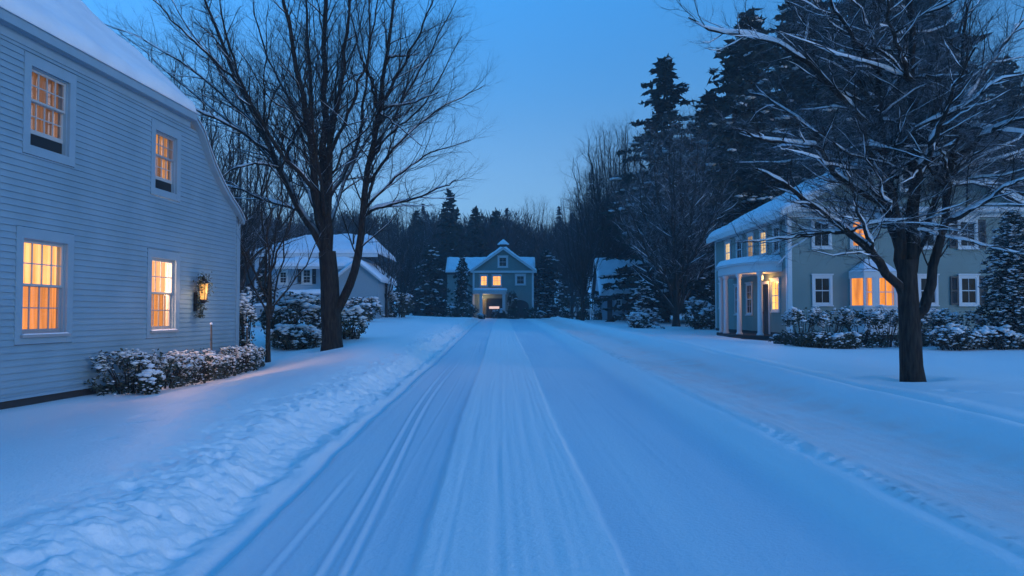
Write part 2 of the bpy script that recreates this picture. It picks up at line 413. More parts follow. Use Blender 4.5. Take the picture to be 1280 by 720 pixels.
class Grower:
    def __init__(s, seed, up=.05, wig=.16, snow=False, caps=(.022, .010, .0055), snow_min=.012, snow_k=1.0):
        s.caps = caps; s.snow_min = snow_min; s.snow_k = snow_k
        s.r = np.random.RandomState(seed); s.limb = Branches(); s.twig = Branches(); s.snow = Branches(); s.up = up; s.wig = wig; s.sn = snow
    def path(s, p, d, L, n):
        pts = [p]; d = unit(d)
        for i in range(n - 1):
            d = unit(d + s.r.normal(0, s.wig, 3) + np.array([0, 0, s.up]))
            p = p + d * L / (n - 1); pts.append(p)
        return np.array(pts)
    def lay_snow(s, pts, rad):
        if not s.sn: return
        d = pts[1:] - pts[:-1]; slope = np.abs(d[:, 2]) / (np.linalg.norm(d, axis=1) + 1e-9)
        slope = np.append(slope, slope[-1])
        i = 0; n = len(pts)
        while i < n - 1:
            j = i
            while j < n and slope[j] < .80 and s.r.rand() < .93: j += 1
            if j - i >= 3 and rad[i] > s.snow_min:
                seg = pts[i:j].copy(); rr = rad[i:j].copy()
                th = ((.35 + .75 * s.r.rand()) * (1.15 - slope[i:j]) * np.clip(rr, .006, .05) + .003) * s.snow_k
                seg[:, 2] += rr * .75 + th * .35
                k = np.linspace(0, 1, j - i); env = np.sqrt(np.clip(1 - (2 * k - 1) ** 4, .02, 1))
                s.snow.add(resample(seg, 7), np.interp(np.linspace(0, 1, 7), k, (th + .35 * rr) * env) * s.r.uniform(.75, 1.2, 7), 6)
            i = max(j, i + 1)
    def limbs(s, pts, r0, r1, n=14, jitter=.0, sides=8, base=False):
        P = resample(pts, n)
        if jitter: P[1:] += s.r.normal(0, jitter, (n - 1, 3)) * np.array([1, 1, .5])
        t = np.linspace(0, 1, n); rad = r0 * (1 - t) ** 1.0 + r1 * t
        if base: rad[0] *= 1.35; rad[1] *= 1.1
        s.limb.add(P, rad, sides); s.lay_snow(P, rad)
        return P, rad
    def spawn(s, P, rad, level, spec, t0=.2):
        """spec[level] = (count per metre, length ratio/abs, angle lo, hi, radius ratio, n pts)"""
        if level >= len(spec): return
        dens, Lr, a0, a1, rr, npt = spec[level]
        seglen = np.linalg.norm(P[1:] - P[:-1], axis=1); tot = seglen.sum()
        cnt = max(1, int(dens * tot * (1 - t0) + s.r.rand()))
        ts = np.sort(t0 + (1 - t0) * (np.arange(cnt) + s.r.rand(cnt)) / cnt)
        cum = np.concatenate([[0], np.cumsum(seglen)]) / tot
        az0 = s.r.rand() * 6.28
        if level == len(spec) - 1:
            j = np.clip(np.searchsorted(cum, ts) - 1, 0, len(P) - 2); f = ((ts - cum[j]) / (cum[j + 1] - cum[j] + 1e-9))[:, None]
            p = P[j] * (1 - f) + P[j + 1] * f; d = P[j + 1] - P[j]; d = d / (np.linalg.norm(d, axis=1, keepdims=True) + 1e-9)
            r = rad[j] * (1 - f[:, 0]) + rad[j + 1] * f[:, 0]
            side = s.r.normal(0, 1, (cnt, 3)); side -= d * np.sum(side * d, axis=1, keepdims=True); side /= np.linalg.norm(side, axis=1, keepdims=True) + 1e-9
            side[:, 2] = np.where(side[:, 2] < -.3, side[:, 2] * .3, side[:, 2])
            an = np.radians(s.r.uniform(a0, a1, cnt))[:, None]; nd = d * np.cos(an) + side * np.sin(an)
            L = (Lr * s.r.uniform(.55, 1.15, cnt) * (1 - .45 * ts))[:, None]
            cr = np.minimum(np.minimum(r * .8, np.maximum(r * rr, .004)), s.caps[min(level, 2)]) * s.r.uniform(.8, 1.1, cnt)
            pts = [p]
            for q in range(npt - 1):
                nd = nd + s.r.normal(0, s.wig * 1.9, (cnt, 3)) + np.array([0, 0, s.up]); nd /= np.linalg.norm(nd, axis=1, keepdims=True)
                p = p + nd * L / (npt - 1); pts.append(p)
            s.twig.bulk(np.stack(pts, 1), cr[:, None] * (1 - np.linspace(0, 1, npt) * .72)[None], 3)
            return
        for i, t in enumerate(ts):
            j = min(np.searchsorted(cum, t) - 1, len(P) - 2); j = max(j, 0); f = (t - cum[j]) / (cum[j + 1] - cum[j] + 1e-9)
            p = P[j] * (1 - f) + P[j + 1] * f; d = unit(P[j + 1] - P[j]); r = rad[j] * (1 - f) + rad[j + 1] * f
            a = az0 + i * 2.4 + s.r.normal(0, .5)
            o = unit(cr3(d, (.31, .73, .11))); w = cr3(d, o)
            side = o * math.cos(a) + w * math.sin(a)
            if side[2] < -.3: side[2] *= .3; side = unit(side)
            an = R(s.r.uniform(a0, a1))
            nd = d * math.cos(an) + side * math.sin(an)
            L = Lr * s.r.uniform(.55, 1.15) * (1 - .45 * t)
            cap = s.caps[min(level, 2)] * (1 if level else (.6 + .4 * min(1, r / .05)))
            cr = min(r * .8, max(r * rr, .004), cap) * s.r.uniform(.8, 1.1)
            w0 = s.wig; s.wig = w0 * (1.0, 1.5, 1.9)[min(level, 2)]
            Q = s.path(p, nd, L, npt); s.wig = w0
            tt = np.linspace(0, 1, npt); rd = cr * (1 - tt * .72)
            last = level >= len(spec) - 1
            (s.twig if (level >= 1 or last) else s.limb).add(Q, rd, 3 if level >= 2 else (4 if level == 1 else 6))
            if level <= 1: s.lay_snow(Q, rd)
            s.spawn(Q, rd, level + 1, spec, .12)
    def fill(s, starts, targets, r0, r1, spec, n=14, lift=.35):
        for st, tg in zip(starts, targets):
            st = np.array(st); tg = np.array(tg); d = tg - st
            m = st + d * .5 + np.array([0, 0, -lift * .0]) + np.array([d[0], d[1], 0]) * .10 - np.array([0, 0, abs(d[2]) * .06])
            Q, rr = s.limbs([st, st + d * .22 + np.array([0, 0, .04]), m, tg], r0 * s.r.uniform(.8, 1.15), r1, n, .03, 7)
            s.spawn(Q, rr, 0, spec, .12)
    def finish(s, root, limb_m, twig_m, snow_m=None):
        a = s.limb.build('trunk', limb_m, root); b = s.twig.build('crown', twig_m, root)
        c = None
        if s.sn: c = s.snow.build('branch_snow', snow_m or M_SNOW, root)
        return a, b, c

# ------------------------------------------------------------------ leaf scatter
def quads_at(P, N, S, asp, rng, curl=0):
    n = len(P)
    N = N / (np.linalg.norm(N, axis=1, keepdims=True) + 1e-9)
    A = np.cross(N, rng.normal(0, 1, (n, 3))); A /= np.linalg.norm(A, axis=1, keepdims=True) + 1e-9
    B = np.cross(N, A)
    S = S[:, None]
    a = P - A * S; b = P + B * S * asp - A * S * .1; c = P + A * S; d = P - B * S * asp + A * S * .1
    V = np.stack([a, b, c, d], 1).reshape(-1, 3)
    return V, np.arange(4 * n).reshape(n, 4)
OCT = np.array([(1, 0, 0), (0, 1, 0), (-1, 0, 0), (0, -1, 0), (0, 0, 1), (0, 0, -.7), (.7, .7, .45), (-.7, .7, .45), (-.7, -.7, .45), (.7, -.7, .45)], float)
OCTF = np.array([(0, 6, 4), (6, 1, 4), (1, 7, 4), (7, 2, 4), (2, 8, 4), (8, 3, 4), (3, 9, 4), (9, 0, 4), (0, 1, 6), (1, 2, 7), (2, 3, 8), (3, 0, 9), (1, 0, 5), (2, 1, 5), (3, 2, 5), (0, 3, 5)])
def blobs_at(P, S, rng, flat=.5, jit=.25):
    n = len(P); V = OCT[None] * (1 + rng.uniform(-jit, jit, (n, 10, 3))) * S[:, None, None]
    an = rng.uniform(0, 6.28, n); c, s_ = np.cos(an)[:, None], np.sin(an)[:, None]
    X = V[..., 0] * c - V[..., 1] * s_ ; Y = (V[..., 0] * s_ + V[..., 1] * c); V = np.stack([X, Y * .8, V[..., 2] * flat], -1)
    V = V + P[:, None]
    Fc = (OCTF[None] + (np.arange(n) * 10)[:, None, None]).reshape(-1, 3)
    return V.reshape(-1, 3), Fc
def foliage(name, P, N, S, asp, leaf_m, parent, rng, snowP=None, snowS=None, flat=.5):
    V1, F1 = quads_at(P, N, S, asp, rng)
    o = mesh_np(name, V1, [F1], leaf_m, parent)
    if snowP is not None and len(snowP):
        V2, F2 = blobs_at(snowP, snowS, rng, flat)
        mesh_np('leaf_snow', V2, [F2], M_LSNOW, parent, smooth=True)
    return o

def shrub_shape(name, root, rx, ry, h, n, seed, leaf=.05, leaf_m=None, snow=.25, ssize=.06, boxy=1.0, zmin=.0, tiers=0, stems=True, snow_top=1.0):
    """leaf clumps on an uneven body; rx, ry half widths, h height"""
    rng = np.random.RandomState(seed)
    d = rng.normal(0, 1, (n * 3, 3)); d /= np.linalg.norm(d, axis=1, keepdims=True)
    rad = rng.uniform(.55, 1.0, len(d)) ** .5
    if boxy > 1: d = np.sign(d) * np.abs(d) ** (1 / boxy); 
    lump = 1 + .45 * vnoise(d[:, 0] * 3 + seed, d[:, 1] * 3 + d[:, 2] * 2.5, seed) + .22 * vnoise(d[:, 0] * 7 + d[:, 2] * 5, d[:, 1] * 7 + seed, seed + 3)
    P = d * (rad * lump)[:, None]
    P[:, 0] *= rx; P[:, 1] *= ry; P[:, 2] = (P[:, 2] * .5 + .5) * h
    gap = vnoise(P[:, 0] * 5 / max(.4, rx) + seed, P[:, 2] * 6 + P[:, 1] * 4, seed + 7)
    P = P[(gap > -.16) & (P[:, 2] > zmin)][:n]
    N = rng.normal(0, 1, (len(P), 3)) + np.array([0, 0, .8])
    S = leaf * rng.uniform(.6, 1.3, len(P))
    # snow lies on the upper, outer leaves in clumps
    hh = P[:, 2] / h; cl = vnoise(P[:, 0] * 6 + seed * 3, P[:, 1] * 6 + P[:, 2] * 5, seed + 11)
    outer = np.linalg.norm(np.stack([P[:, 0] / rx, P[:, 1] / ry, (hh - .5) * 2], 1), axis=1)
    pr = snow * (.10 + 1.3 * hh * hh * snow_top) * (cl > -.08) * (outer > .72)
    k = rng.rand(len(P)) < pr
    SP = P[k] + np.array([0, 0, leaf * .35])
    SS = ssize * rng.uniform(.5, 1.2, len(SP)) * np.where((rng.rand(len(SP)) < .16) & (hh[k] > .62), 2.1, 1.0)
    foliage(name, P, N, S, .55, leaf_m or M_LEAF, root, rng, SP, SS)
    if stems:
        br = Branches()
        for i in range(14):
            a = rng.uniform(0, 6.28); q = np.array([rx * .75 * math.cos(a), ry * .75 * math.sin(a), h * rng.uniform(.6, .95)])
            br.add(resample([np.array([q[0] * .35, q[1] * .35, -.1]), q * np.array([.6, .6, .5]), q], 5), np.linspace(.02, .006, 5), 5)
        br.build('stem', M_TWIG, root)

def shrub(name, x, y, rx, ry, h, label, cat='shrub', group=None, seed=1, n=1500, z=None, **k):
    z = gz(x, y) if z is None else z
    t = thing(name, (x, y, z - .04), label, cat, group)
    shrub_shape('foliage', t, rx, ry, h, n, seed, **k)
    return t

def conifer_mesh(root, h, r, seed, step=.45, needle=.16, leaf_m=None, snow=.25, bare=.06, droop=.25, dens=1.0, trunk_r=None, power=.85, ssize=.12, nb=9, ragged=.35, tiny=False):
    rng = np.random.RandomState(seed)
    tr = trunk_r or h * .014
    tb = Branches(); zs = np.linspace(-.2, h * .98, 12)
    tb.add(np.stack([.02 * h * .1 * np.sin(zs), .02 * h * .1 * np.cos(zs), zs], 1), np.linspace(tr, tr * .12, 12), 8)
    bb = Branches(); LP = []; LN = []; SP = []
    z = h * bare
    while z < h * .985:
        f = 1 - z / h
        R0 = r * (f ** power) * (1 if z > h * .15 else .75 + .25 * z / (h * .15))
        k = int(nb * (.6 + .5 * f)); a0 = rng.rand() * 6.28
        for i in range(k):
            a = a0 + i * 6.283 / k + rng.normal(0, .15); L = R0 * rng.uniform(1 - ragged, 1 + ragged * .45) + .12
            dirv = np.array([math.cos(a), math.sin(a), 0]); zz = z + rng.uniform(-.4, .4) * step
            n = 5; t = np.linspace(0, 1, n)
            rise = rng.uniform(.05, .22)
            pts = np.array([dirv * L * q + np.array([0, 0, zz + L * (rise * q - droop * q * q * (1 + .6 * f))]) for q in t])
            bb.add(pts, np.linspace(.012 + .012 * L, .005, n), 4)
            m = max(3, int(L / needle * 2.0 * dens))
            tt = rng.uniform(.15, 1.03, m)
            px = np.stack([np.interp(tt, t, pts[:, c]) for c in range(3)], 1)
            w = (.10 + .24 * L * (1.05 - tt)) * rng.uniform(-1, 1, m)
            perp = np.array([-dirv[1], dirv[0], 0])
            px = px + perp * w[:, None] + np.array([0, 0, 1]) * (-.12 * np.abs(w) + rng.normal(0, .03, m))[:, None]
            LP.append(px); LN.append(rng.normal(0, .55, (m, 3)) + np.array([0, 0, 1.0]))
            if rng.rand() < min(.95, snow * 2.4):
                ks = rng.rand(m) < snow * 1.1
                SP.append(px[ks] + np.array([0, 0, needle * .22]))
        z += step * (.55 + .6 * f)
    LP = np.concatenate(LP); LN = np.concatenate(LN); SP = np.concatenate(SP) if SP else np.zeros((0, 3))
    tb.build('trunk', M_BARK, root)
    bb.build('branch', M_TWIGD, root)
    S = needle * rng.uniform(.7, 1.35, len(LP))
    foliage('crown', LP, LN, S, .45, leaf_m or M_NEED, root, rng, SP, ssize * rng.uniform(.5, 1.25, len(SP)), .42)

def copy_tree(src, loc, rz, sc, label, group=None, cat=None):
    c = src.copy(); COL.objects.link(c); c.location = loc; c.rotation_euler = (0, 0, rz); c.scale = (sc, sc, sc) if not isinstance(sc, tuple) else sc
    c['label'] = label
    if group: c['group'] = group
    if cat: c['category'] = cat
    for ch in list(src.children):
        d = ch.copy(); COL.objects.link(d); d.parent = c
        for g in list(ch.children):
            e = g.copy(); COL.objects.link(e); e.parent = d
    return c

# =================================================================== ground and road
def build_ground():
    def seq(a, b, fn):
        o = [a]
        while o[-1] < b - 1e-6: o.append(min(b, o[-1] + fn(o[-1])))
        return o
    def dx(x):
        if -1.9 <= x < -.86: return .013
        if -3.3 <= x < 1.0: return .022
        if 1.0 <= x < 3.6: return .035
        if 3.6 <= x < 7: return .055
        return max(.05, .04 + .07 * min(abs(x - 7) if x > 0 else abs(x + 3.3), 400))
    xs = seq(7.0, 500, dx)
    xm = seq(-3.3, 7.0, dx)
    xl = [-3.3 - (q - 7.0) for q in xs][::-1]
    X = np.array(xl[:-1] + xm + xs[1:])
    Y = np.array(seq(-60, 3.0, lambda y: max(.12, abs(y - 3) * .12))[:-1] + seq(3.0, 600, lambda y: max(.022, .0052 * y) if y < 110 else .03 * y))
    XR, YY = np.meshgrid(X, Y, indexing='ij')
    i0 = int(np.argmin(abs(X + 1.72))); i1 = int(np.argmin(abs(X - 2.05))); j1 = int(np.argmin(abs(Y - 78)))
    XX = XR - .0145 * YY
    Z = gh(XX, YY)
    P = np.stack([XX, YY, Z], -1)
    dxv = np.gradient(P, axis=0); dyv = np.gradient(P, axis=1); N = np.cross(dxv, dyv); N /= np.linalg.norm(N, axis=2, keepdims=True)
    far = ss(70, 84, YY)
    road = ss(-2.1, -1.75, XR) * (1 - ss(2.3, 2.6, XR)) * (1 - far)
    strip = ss(-.58, -.48, XR) * (1 - ss(.72, .82, XR))
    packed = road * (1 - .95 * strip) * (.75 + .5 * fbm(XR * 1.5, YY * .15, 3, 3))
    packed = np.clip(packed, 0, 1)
    pink_band = np.clip(ss(2.9, 3.25, XR) * (1 - ss(4.5, 4.95, XR)) * (1 - far) * (.85 + .5 * fbm(XR * 2, YY * .4, 8, 3)), 0, 1)  # pinkish tint laid along the right verge band
    edge = np.exp(-((XR + 2.06) / .10) ** 2) + .8 * np.exp(-((XR - 3.08) / .09) ** 2) + .5 * np.exp(-((XR + 1.82) / .07) ** 2) + .25 * ss(-3.0, -2.6, XR) * (1 - ss(-2.1, -2.0, XR))
    dark_specks = np.clip(edge, 0, 1) * (1 - far) * ss(.20, .36, vnoise(XR * 19, YY * 15, 201)) * ss(-.05, .3, vnoise(XR * 1.5, YY * .8, 203)) * .8  # darker specks along the bank and windrow edges
    def sub(name, ia, ib, ja, jb, drop=None):
        A = P[ia:ib + 1, ja:jb + 1]; nu, nv = A.shape[:2]; I = np.arange(nu * nv).reshape(nu, nv)
        q = np.stack([I[:-1, :-1], I[1:, :-1], I[1:, 1:], I[:-1, 1:]], -1)
        keep = np.ones((nu - 1, nv - 1), bool)
        if drop: keep[drop[0] - ia:drop[1] - ia, drop[2] - ja:drop[3] - ja] = False
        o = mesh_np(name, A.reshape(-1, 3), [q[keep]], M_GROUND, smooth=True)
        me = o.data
        for nm, arr in (('packed', packed), ('pink_band', pink_band), ('dark_specks', dark_specks)):
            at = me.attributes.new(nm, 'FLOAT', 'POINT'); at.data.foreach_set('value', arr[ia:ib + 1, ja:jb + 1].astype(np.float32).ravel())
        me.normals_split_custom_set_from_vertices(N[ia:ib + 1, ja:jb + 1].reshape(-1, 3).astype(np.float32))
        return o
    nx, ny = len(X) - 1, len(Y) - 1
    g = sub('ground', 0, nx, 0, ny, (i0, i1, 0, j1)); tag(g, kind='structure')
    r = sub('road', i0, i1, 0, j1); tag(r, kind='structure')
build_ground()

def pane_mat():
    m = bpy.data.materials.new('window_glass'); m.use_nodes = True; nt = m.node_tree
    for n in list(nt.nodes): nt.nodes.remove(n)
    o = nt.nodes.new('ShaderNodeOutputMaterial'); mx = nt.nodes.new('ShaderNodeMixShader'); t = nt.nodes.new('ShaderNodeBsdfTransparent'); g = nt.nodes.new('ShaderNodeBsdfGlossy')
    g.inputs['Roughness'].default_value = .03; mx.inputs[0].default_value = .09
    nt.links.new(t.outputs[0], mx.inputs[1]); nt.links.new(g.outputs[0], mx.inputs[2]); nt.links.new(mx.outputs[0], o.inputs[0])
    return m
M_PANE = pane_mat()
LM_UP = lit_mat('lit_upper_curtain', (1.3, .46, .08), (2.2, .88, .30), 1.0, 11, 1)
LM_LOW = lit_mat('lit_lower_curtain', (.40, .13, .03), (1.4, .44, .09), .9, 13, 1)
LM_UP2 = lit_mat('lit_bright_curtain', (1.8, .66, .20), (2.1, .82, .36), .95, 12, 1, thru=.25)
LM_LOW2 = lit_mat('lit_thin_curtain', (.7, .26, .06), (1.3, .44, .10), .9, 10, 1, thru=.25)
LM_DIM = lit_mat('dim_curtain', (.07, .035, .022), (.34, .14, .05), .75, 9, 1)
LM_DIM2 = lit_mat('amber_curtain', (.22, .09, .03), (1.1, .42, .09), .72, 10, 1)
LM_FAR = lit_mat('lit_far_pane', (1.1, .38, .06), (1.6, .70, .20), 1.15, 3.0, 0)
LM_BAY = lit_mat('lit_bay_pane', (.5, .13, .01), (1.4, .48, .06), 1.0, 5.5, 0)
LM_SIDE = lit_mat('lit_side_pane', (.10, .07, .04), (.75, .45, .16), .6, 4.0, 1)
LM_SIDE2 = lit_mat('bright_side_pane', (.40, .24, .10), (1.0, .72, .36), 1.1, 4.0, 1)
LM_DOOR = lit_mat('lit_door_pane', (.9, .28, .03), (1.0, .62, .16), 1.5, 6.0, 1)

# =================================================================== siding and windows
def siding(mb, s0, s1, z0, z1, holes, exp=.11, proud=.02, srange=None, n0=0):
    zs = []
    z = z0
    while z < z1 - 1e-6: zs.append(z); z += exp
    zs.append(z1)
    hz = sorted(set(q for h in holes for q in (h[2], h[3])))
    for i in range(len(zs) - 1):
        a, b = zs[i], zs[i + 1]
        cuts = [a] + [q for q in hz if a + 1e-4 < q < b - 1e-4] + [b]
        for j in range(len(cuts) - 1):
            za, zb = cuts[j], cuts[j + 1]; zm = (za + zb) / 2
            la, ha = (s0, s1) if srange is None else srange(za)
            lb, hb = (s0, s1) if srange is None else srange(zb)
            iv = [(la, ha, lb, hb)]
            for h in holes:
                if h[2] < zm < h[3]:
                    new = []
                    for (p, q, p2, q2) in iv:
                        if h[1] <= p or h[0] >= q: new.append((p, q, p2, q2)); continue
                        if h[0] > p: new.append((p, h[0], p2, h[0]))
                        if h[1] < q: new.append((h[1], q, h[1], q2))
                    iv = new
            na = n0 + proud * (1 - (za - a) / exp) + .002; nb = n0 + proud * (1 - (zb - a) / exp) + .002
            for (p, q, p2, q2) in iv:
                if q - p < 1e-4 and q2 - p2 < 1e-4: continue
                mb.quad([(p, na, za), (q, na, za), (q2, nb, zb), (p2, nb, zb)])
                if j == 0 and i: mb.quad([(p, n0 + .002, za), (q, n0 + .002, za), (q, na, za), (p, na, za)])

def flat_window(house, T, s0, s1, z0, z1, pane_m, trim_m=None, cas=.11, n=.024, cols=2, rows=2, head=True, shutters=False, sill=True, lintel_snow=False, sash_m=None):
    """double-hung window in real casing standing proud of the siding"""
    tm = trim_m or M_GTRIM
    f = MB(T)
    f.box(s0 - cas, s0, n, n + .05, z0 - cas * .6, z1 + cas); f.box(s1, s1 + cas, n, n + .05, z0 - cas * .6, z1 + cas)
    f.box(s0, s1, n, n + .05, z1, z1 + cas)
    f.box(s0, s1, n, n + .048, z0 - cas * .6, z0)
    if head: f.box(s0 - cas * 1.35, s1 + cas * 1.35, n + .002, n + .095, z1 + cas, z1 + cas + .055)
    w = f.build('window', tm, house)
    if sill:
        q = MB(T); q.box(s0 - cas * 1.2, s1 + cas * 1.2, n + .003, n + .10, z0 - cas * .6 - .05, z0 - cas * .6); q.build('sill', tm, w)
    p = MB(T); p.quad([(s0, n + .004, z0), (s1, n + .004, z0), (s1, n + .004, z1), (s0, n + .004, z1)]); p.build('pane', pane_m, w)
    m = MB(T); zm = (z0 + z1) / 2; t = .014
    m.box(s0, s1, n + .006, n + .036, zm - .022, zm + .022)
    m.box(s0, s0 + .035, n + .006, n + .03, z0, zm - .022); m.box(s1 - .035, s1, n + .006, n + .03, z0, zm - .022)
    m.box(s0, s0 + .035, n + .006, n + .03, zm + .022, z1); m.box(s1 - .035, s1, n + .006, n + .03, zm + .022, z1)
    m.box(s0 + .035, s1 - .035, n + .006, n + .03, z0, z0 + .05); m.box(s0 + .035, s1 - .035, n + .006, n + .03, z1 - .04, z1)
    for (a, b) in ((z0 + .05, zm - .022), (zm + .022, z1 - .04)):
        for i in range(1, cols):
            s = s0 + (s1 - s0) * i / cols; m.box(s - t / 2, s + t / 2, n + .007, n + .024, a, b)
        for i in range(1, rows):
            z = a + (b - a) * i / rows; m.box(s0 + .035, s1 - .035, n + .008, n + .021, z - t / 2, z + t / 2)
    m.build('sash', sash_m or tm, w)
    if shutters:
        sw = (s1 - s0) * .5
        for sg in (-1, 1):
            a = s0 - cas - .02 - sw if sg < 0 else s1 + cas + .02
            h = MB(T); h.box(a, a + .06, n, n + .045, z0 - .05, z1 + .06); h.box(a + sw - .06, a + sw, n, n + .045, z0 - .05, z1 + .06)
            for zz in (z0 - .05, zm - .04, z1 - .02): h.box(a + .06, a + sw - .06, n, n + .043, zz, zz + .08)
            k = z0 + .03
            while k < z1 - .05:
                if abs(k - zm) > .06: h.quad([(a + .06, n + .006, k + .045), (a + sw - .06, n + .006, k + .045), (a + sw - .06, n + .034, k), (a + .06, n + .034, k)])
                k += .05
            h.build('shutter', M_SHUT, w)
    return w

# =================================================================== the white house on the left
def left_house():
    ang = math.atan(.0695)
    ox = -9.211 + .0695 * 10
    H = thing('white_house', (ox, 10, 0), 'large cream white clapboard house with four glowing windows and steep snowy roof', 'house', rz=-ang)
    T = lambda s, n, z: (n, s - 10.024, z)
    curve = [(18.60, 6.33), (18.98, 6.10), (19.35, 5.68), (19.75, 5.28), (20.4, 4.80), (21.1, 4.42), (21.48, 4.14)]
    cz = [c[1] for c in curve][::-1]; cs = [c[0] for c in curve][::-1]
    srange = lambda z: (2.0, float(np.interp(z, cz, cs)))
    wins = [(12.9, 14.05, 1.235, 2.885, 'low1'), (16.92, 17.98, 1.215, 2.85, 'low2'), (13.0, 14.03, 4.50, 5.88, 'up1'), (17.0, 17.95, 4.42, 5.74, 'up2')]
    ca = .17
    holes = [(a - ca, b + ca, c - .17, d + .2) for a, b, c, d, k in wins]
    mb = MB(T); siding(mb, 2, 21.48, .16, 6.16, holes, .112, .024, srange)
    # side walls, rear wall
    mb.prism([(-.002, .1), (-8.4, .1), (-8.4, 6.3), (-4.2, 10.2), (-.002, 6.35)], 2.0, 2.05, ax=0)
    mb.prism([(-.03, 6.0), (-8.4, 6.0), (-8.4, 6.3), (-4.2, 10.2), (-.03, 6.35)], 18.52, 18.56, ax=0)
    mb.box(2.05, 21.4, -8.45, -8.4, .1, 4.1)
    mb.box(2.05, 18.9, -8.449, -8.401, 4.1, 6.3)
    mb.box(21.42, 21.46, -8.4, -.02, .1, 4.1)
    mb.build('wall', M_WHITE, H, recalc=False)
    # boards of the foundation
    f = MB(T); f.box(2, 21.44, -.08, -.012, -.4, .17); f.box(2, 21.44, -8.36, -8.2, -.4, .1); f.box(21.3, 21.44, -8.2, -.1, -.4, .12); f.build('foundation', M_FOUND, H)
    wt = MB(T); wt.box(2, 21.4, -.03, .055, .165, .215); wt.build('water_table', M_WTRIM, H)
    # frieze, corner board, rake board
    fr = MB(T)
    fr.box(2, 18.56, .0, .034, 6.16, 6.36)
    fr.box(21.28, 21.49, -.1, .04, .2, 4.13)
    fr.build('trim_board', M_WTRIM, H)
    # the curved rake: lower roof with snow
    cr = resample([(s, 0, z) for s, z in curve], 20)
    rk = MB(T)
    for i in range(19):
        a, b = cr[i], cr[i + 1]; d = unit(b - a); nn = np.array([-d[2], 0, d[0]]); nn = nn if nn[2] > 0 else -nn
        a2, b2 = a + nn * .09, b + nn * .09
        rk.quad([(a[0], .16, a[2]), (b[0], .16, b[2]), (b2[0], .16, b2[2]), (a2[0], .16, a2[2])])
        rk.quad([(a[0], .16, a[2]), (b[0], .16, b[2]), (b[0], -8.6, b[2]), (a[0], -8.6, a[2])])
        rk.quad([(a2[0], .16, a2[2]), (b2[0], .16, b2[2]), (b2[0], -8.6, b2[2]), (a2[0], -8.6, a2[2])])
    e = cr[-1]; rk.box(e[0], e[0] + .02, -8.6, .16, e[2] - .02, e[2] + .14)
    rk.build('lower_roof', M_WTRIM, H)
    nv = 14; Pn = np.linspace(.19, -8.6, nv)
    G = np.array([[T(c[0] + .03 * i / 19, n_, c[2] + .09) for n_ in Pn] for i, c in enumerate(cr)])
    du = np.gradient(G, axis=0); nrm = np.cross(du, np.array([1., 0, 0])); nrm /= np.linalg.norm(nrm, axis=2, keepdims=True); nrm *= np.sign(nrm[..., 2:3])
    ee = np.ones((20, nv)); ee[:, 0] = .25; ee[:, -1] = .3; ee[-1] *= .5
    top = G + nrm * (.12 * ee * (1 + .5 * fbm(G[..., 0] * 1.7, G[..., 1] * 2.2, 4)))[..., None]
    I = np.arange(20 * nv).reshape(20, nv); k = 20 * nv
    q = np.stack([I[:-1, :-1], I[1:, :-1], I[1:, 1:], I[:-1, 1:]], -1).reshape(-1, 4)
    sd = [np.stack([l[1:], l[:-1], l[:-1] + k, l[1:] + k], -1) for l in (I[:, 0], I[-1], I[:, -1], I[0])]
    mesh_np('roof_snow', np.concatenate([top.reshape(-1, 3), G.reshape(-1, 3)]), [q] + sd, M_RSNOW, H, smooth=True)
    # main roof
    rf = MB(T)
    rf.prism([(.16, 6.40), (.14, 6.36), (-.02, 6.36), (-4.2, 10.22), (-8.42, 6.36), (-8.56, 6.40), (-8.56, 6.50), (-4.2, 10.38), (.16, 6.52)], 1.6, 18.60, ax=0)
    roof = rf.build('roof', M_ROOF, H)
    fa = MB(T); fa.box(1.6, 18.60, .162, .188, 6.33, 6.515); fa.box(1.6, 18.58, .036, .155, 6.325, 6.35)
    fa.prism([(.162, 6.33), (-4.2, 10.17), (-4.2, 10.34), (.162, 6.515)], 18.603, 18.63, ax=0)
    fa.build('fascia', M_WTRIM, roof)
    snow_slab('roof_snow', T(1.6, .21, 6.49), T(18.68, .21, 6.49), T(18.68, -4.2, 10.40), T(1.6, -4.2, 10.40), .17, roof, 90, 26, 3, amp=.5, round_=.22)
    snow_slab('roof_snow', T(18.68, -8.6, 6.49), T(1.6, -8.6, 6.49), T(1.6, -4.2, 10.40), T(18.68, -4.2, 10.40), .2, roof, 40, 14, 5, round_=.22)
    # windows
    for a, b, c, d, kind in wins:
        up = kind.startswith('up')
        w = MB(T)
        w.box(a - ca, a, -.02, .034, c - .16, d + .19); w.box(b, b + ca, -.02, .034, c - .16, d + .19)
        w.box(a, b, -.02, .034, d, d + .19); w.box(a, b, -.02, .032, c - .16, c)
        w.box(a - .001, a + .025, -.2, -.021, c, d); w.box(b - .025, b + .001, -.2, -.021, c, d); w.box(a + .025, b - .025, -.2, -.021, d - .025, d); w.box(a + .025, b - .025, -.2, -.021, c, c + .02)
        W_ = w.build('window', M_WTRIM, H)
        if not up:
          s = MB(T); s.box(a - .05, b + .05, .041, .085, c - .045, c - .002); s.build('sill', M_SASHD, W_)
          s = snow_slab('sill_snow', T(a - .04, .084, c - .002), T(b + .04, .084, c - .002), T(b + .04, .043, c - .002), T(a - .04, .043, c - .002), .03, W_, 20, 5, 7, round_=.03)
        a1, b1, d1 = a + .026, b - .026, d - .026
        c1 = c + (.24 if up else .022); zm = (c1 + d1) / 2 + (.0 if up else .02)
        sm = M_SASH if up else M_SASHD
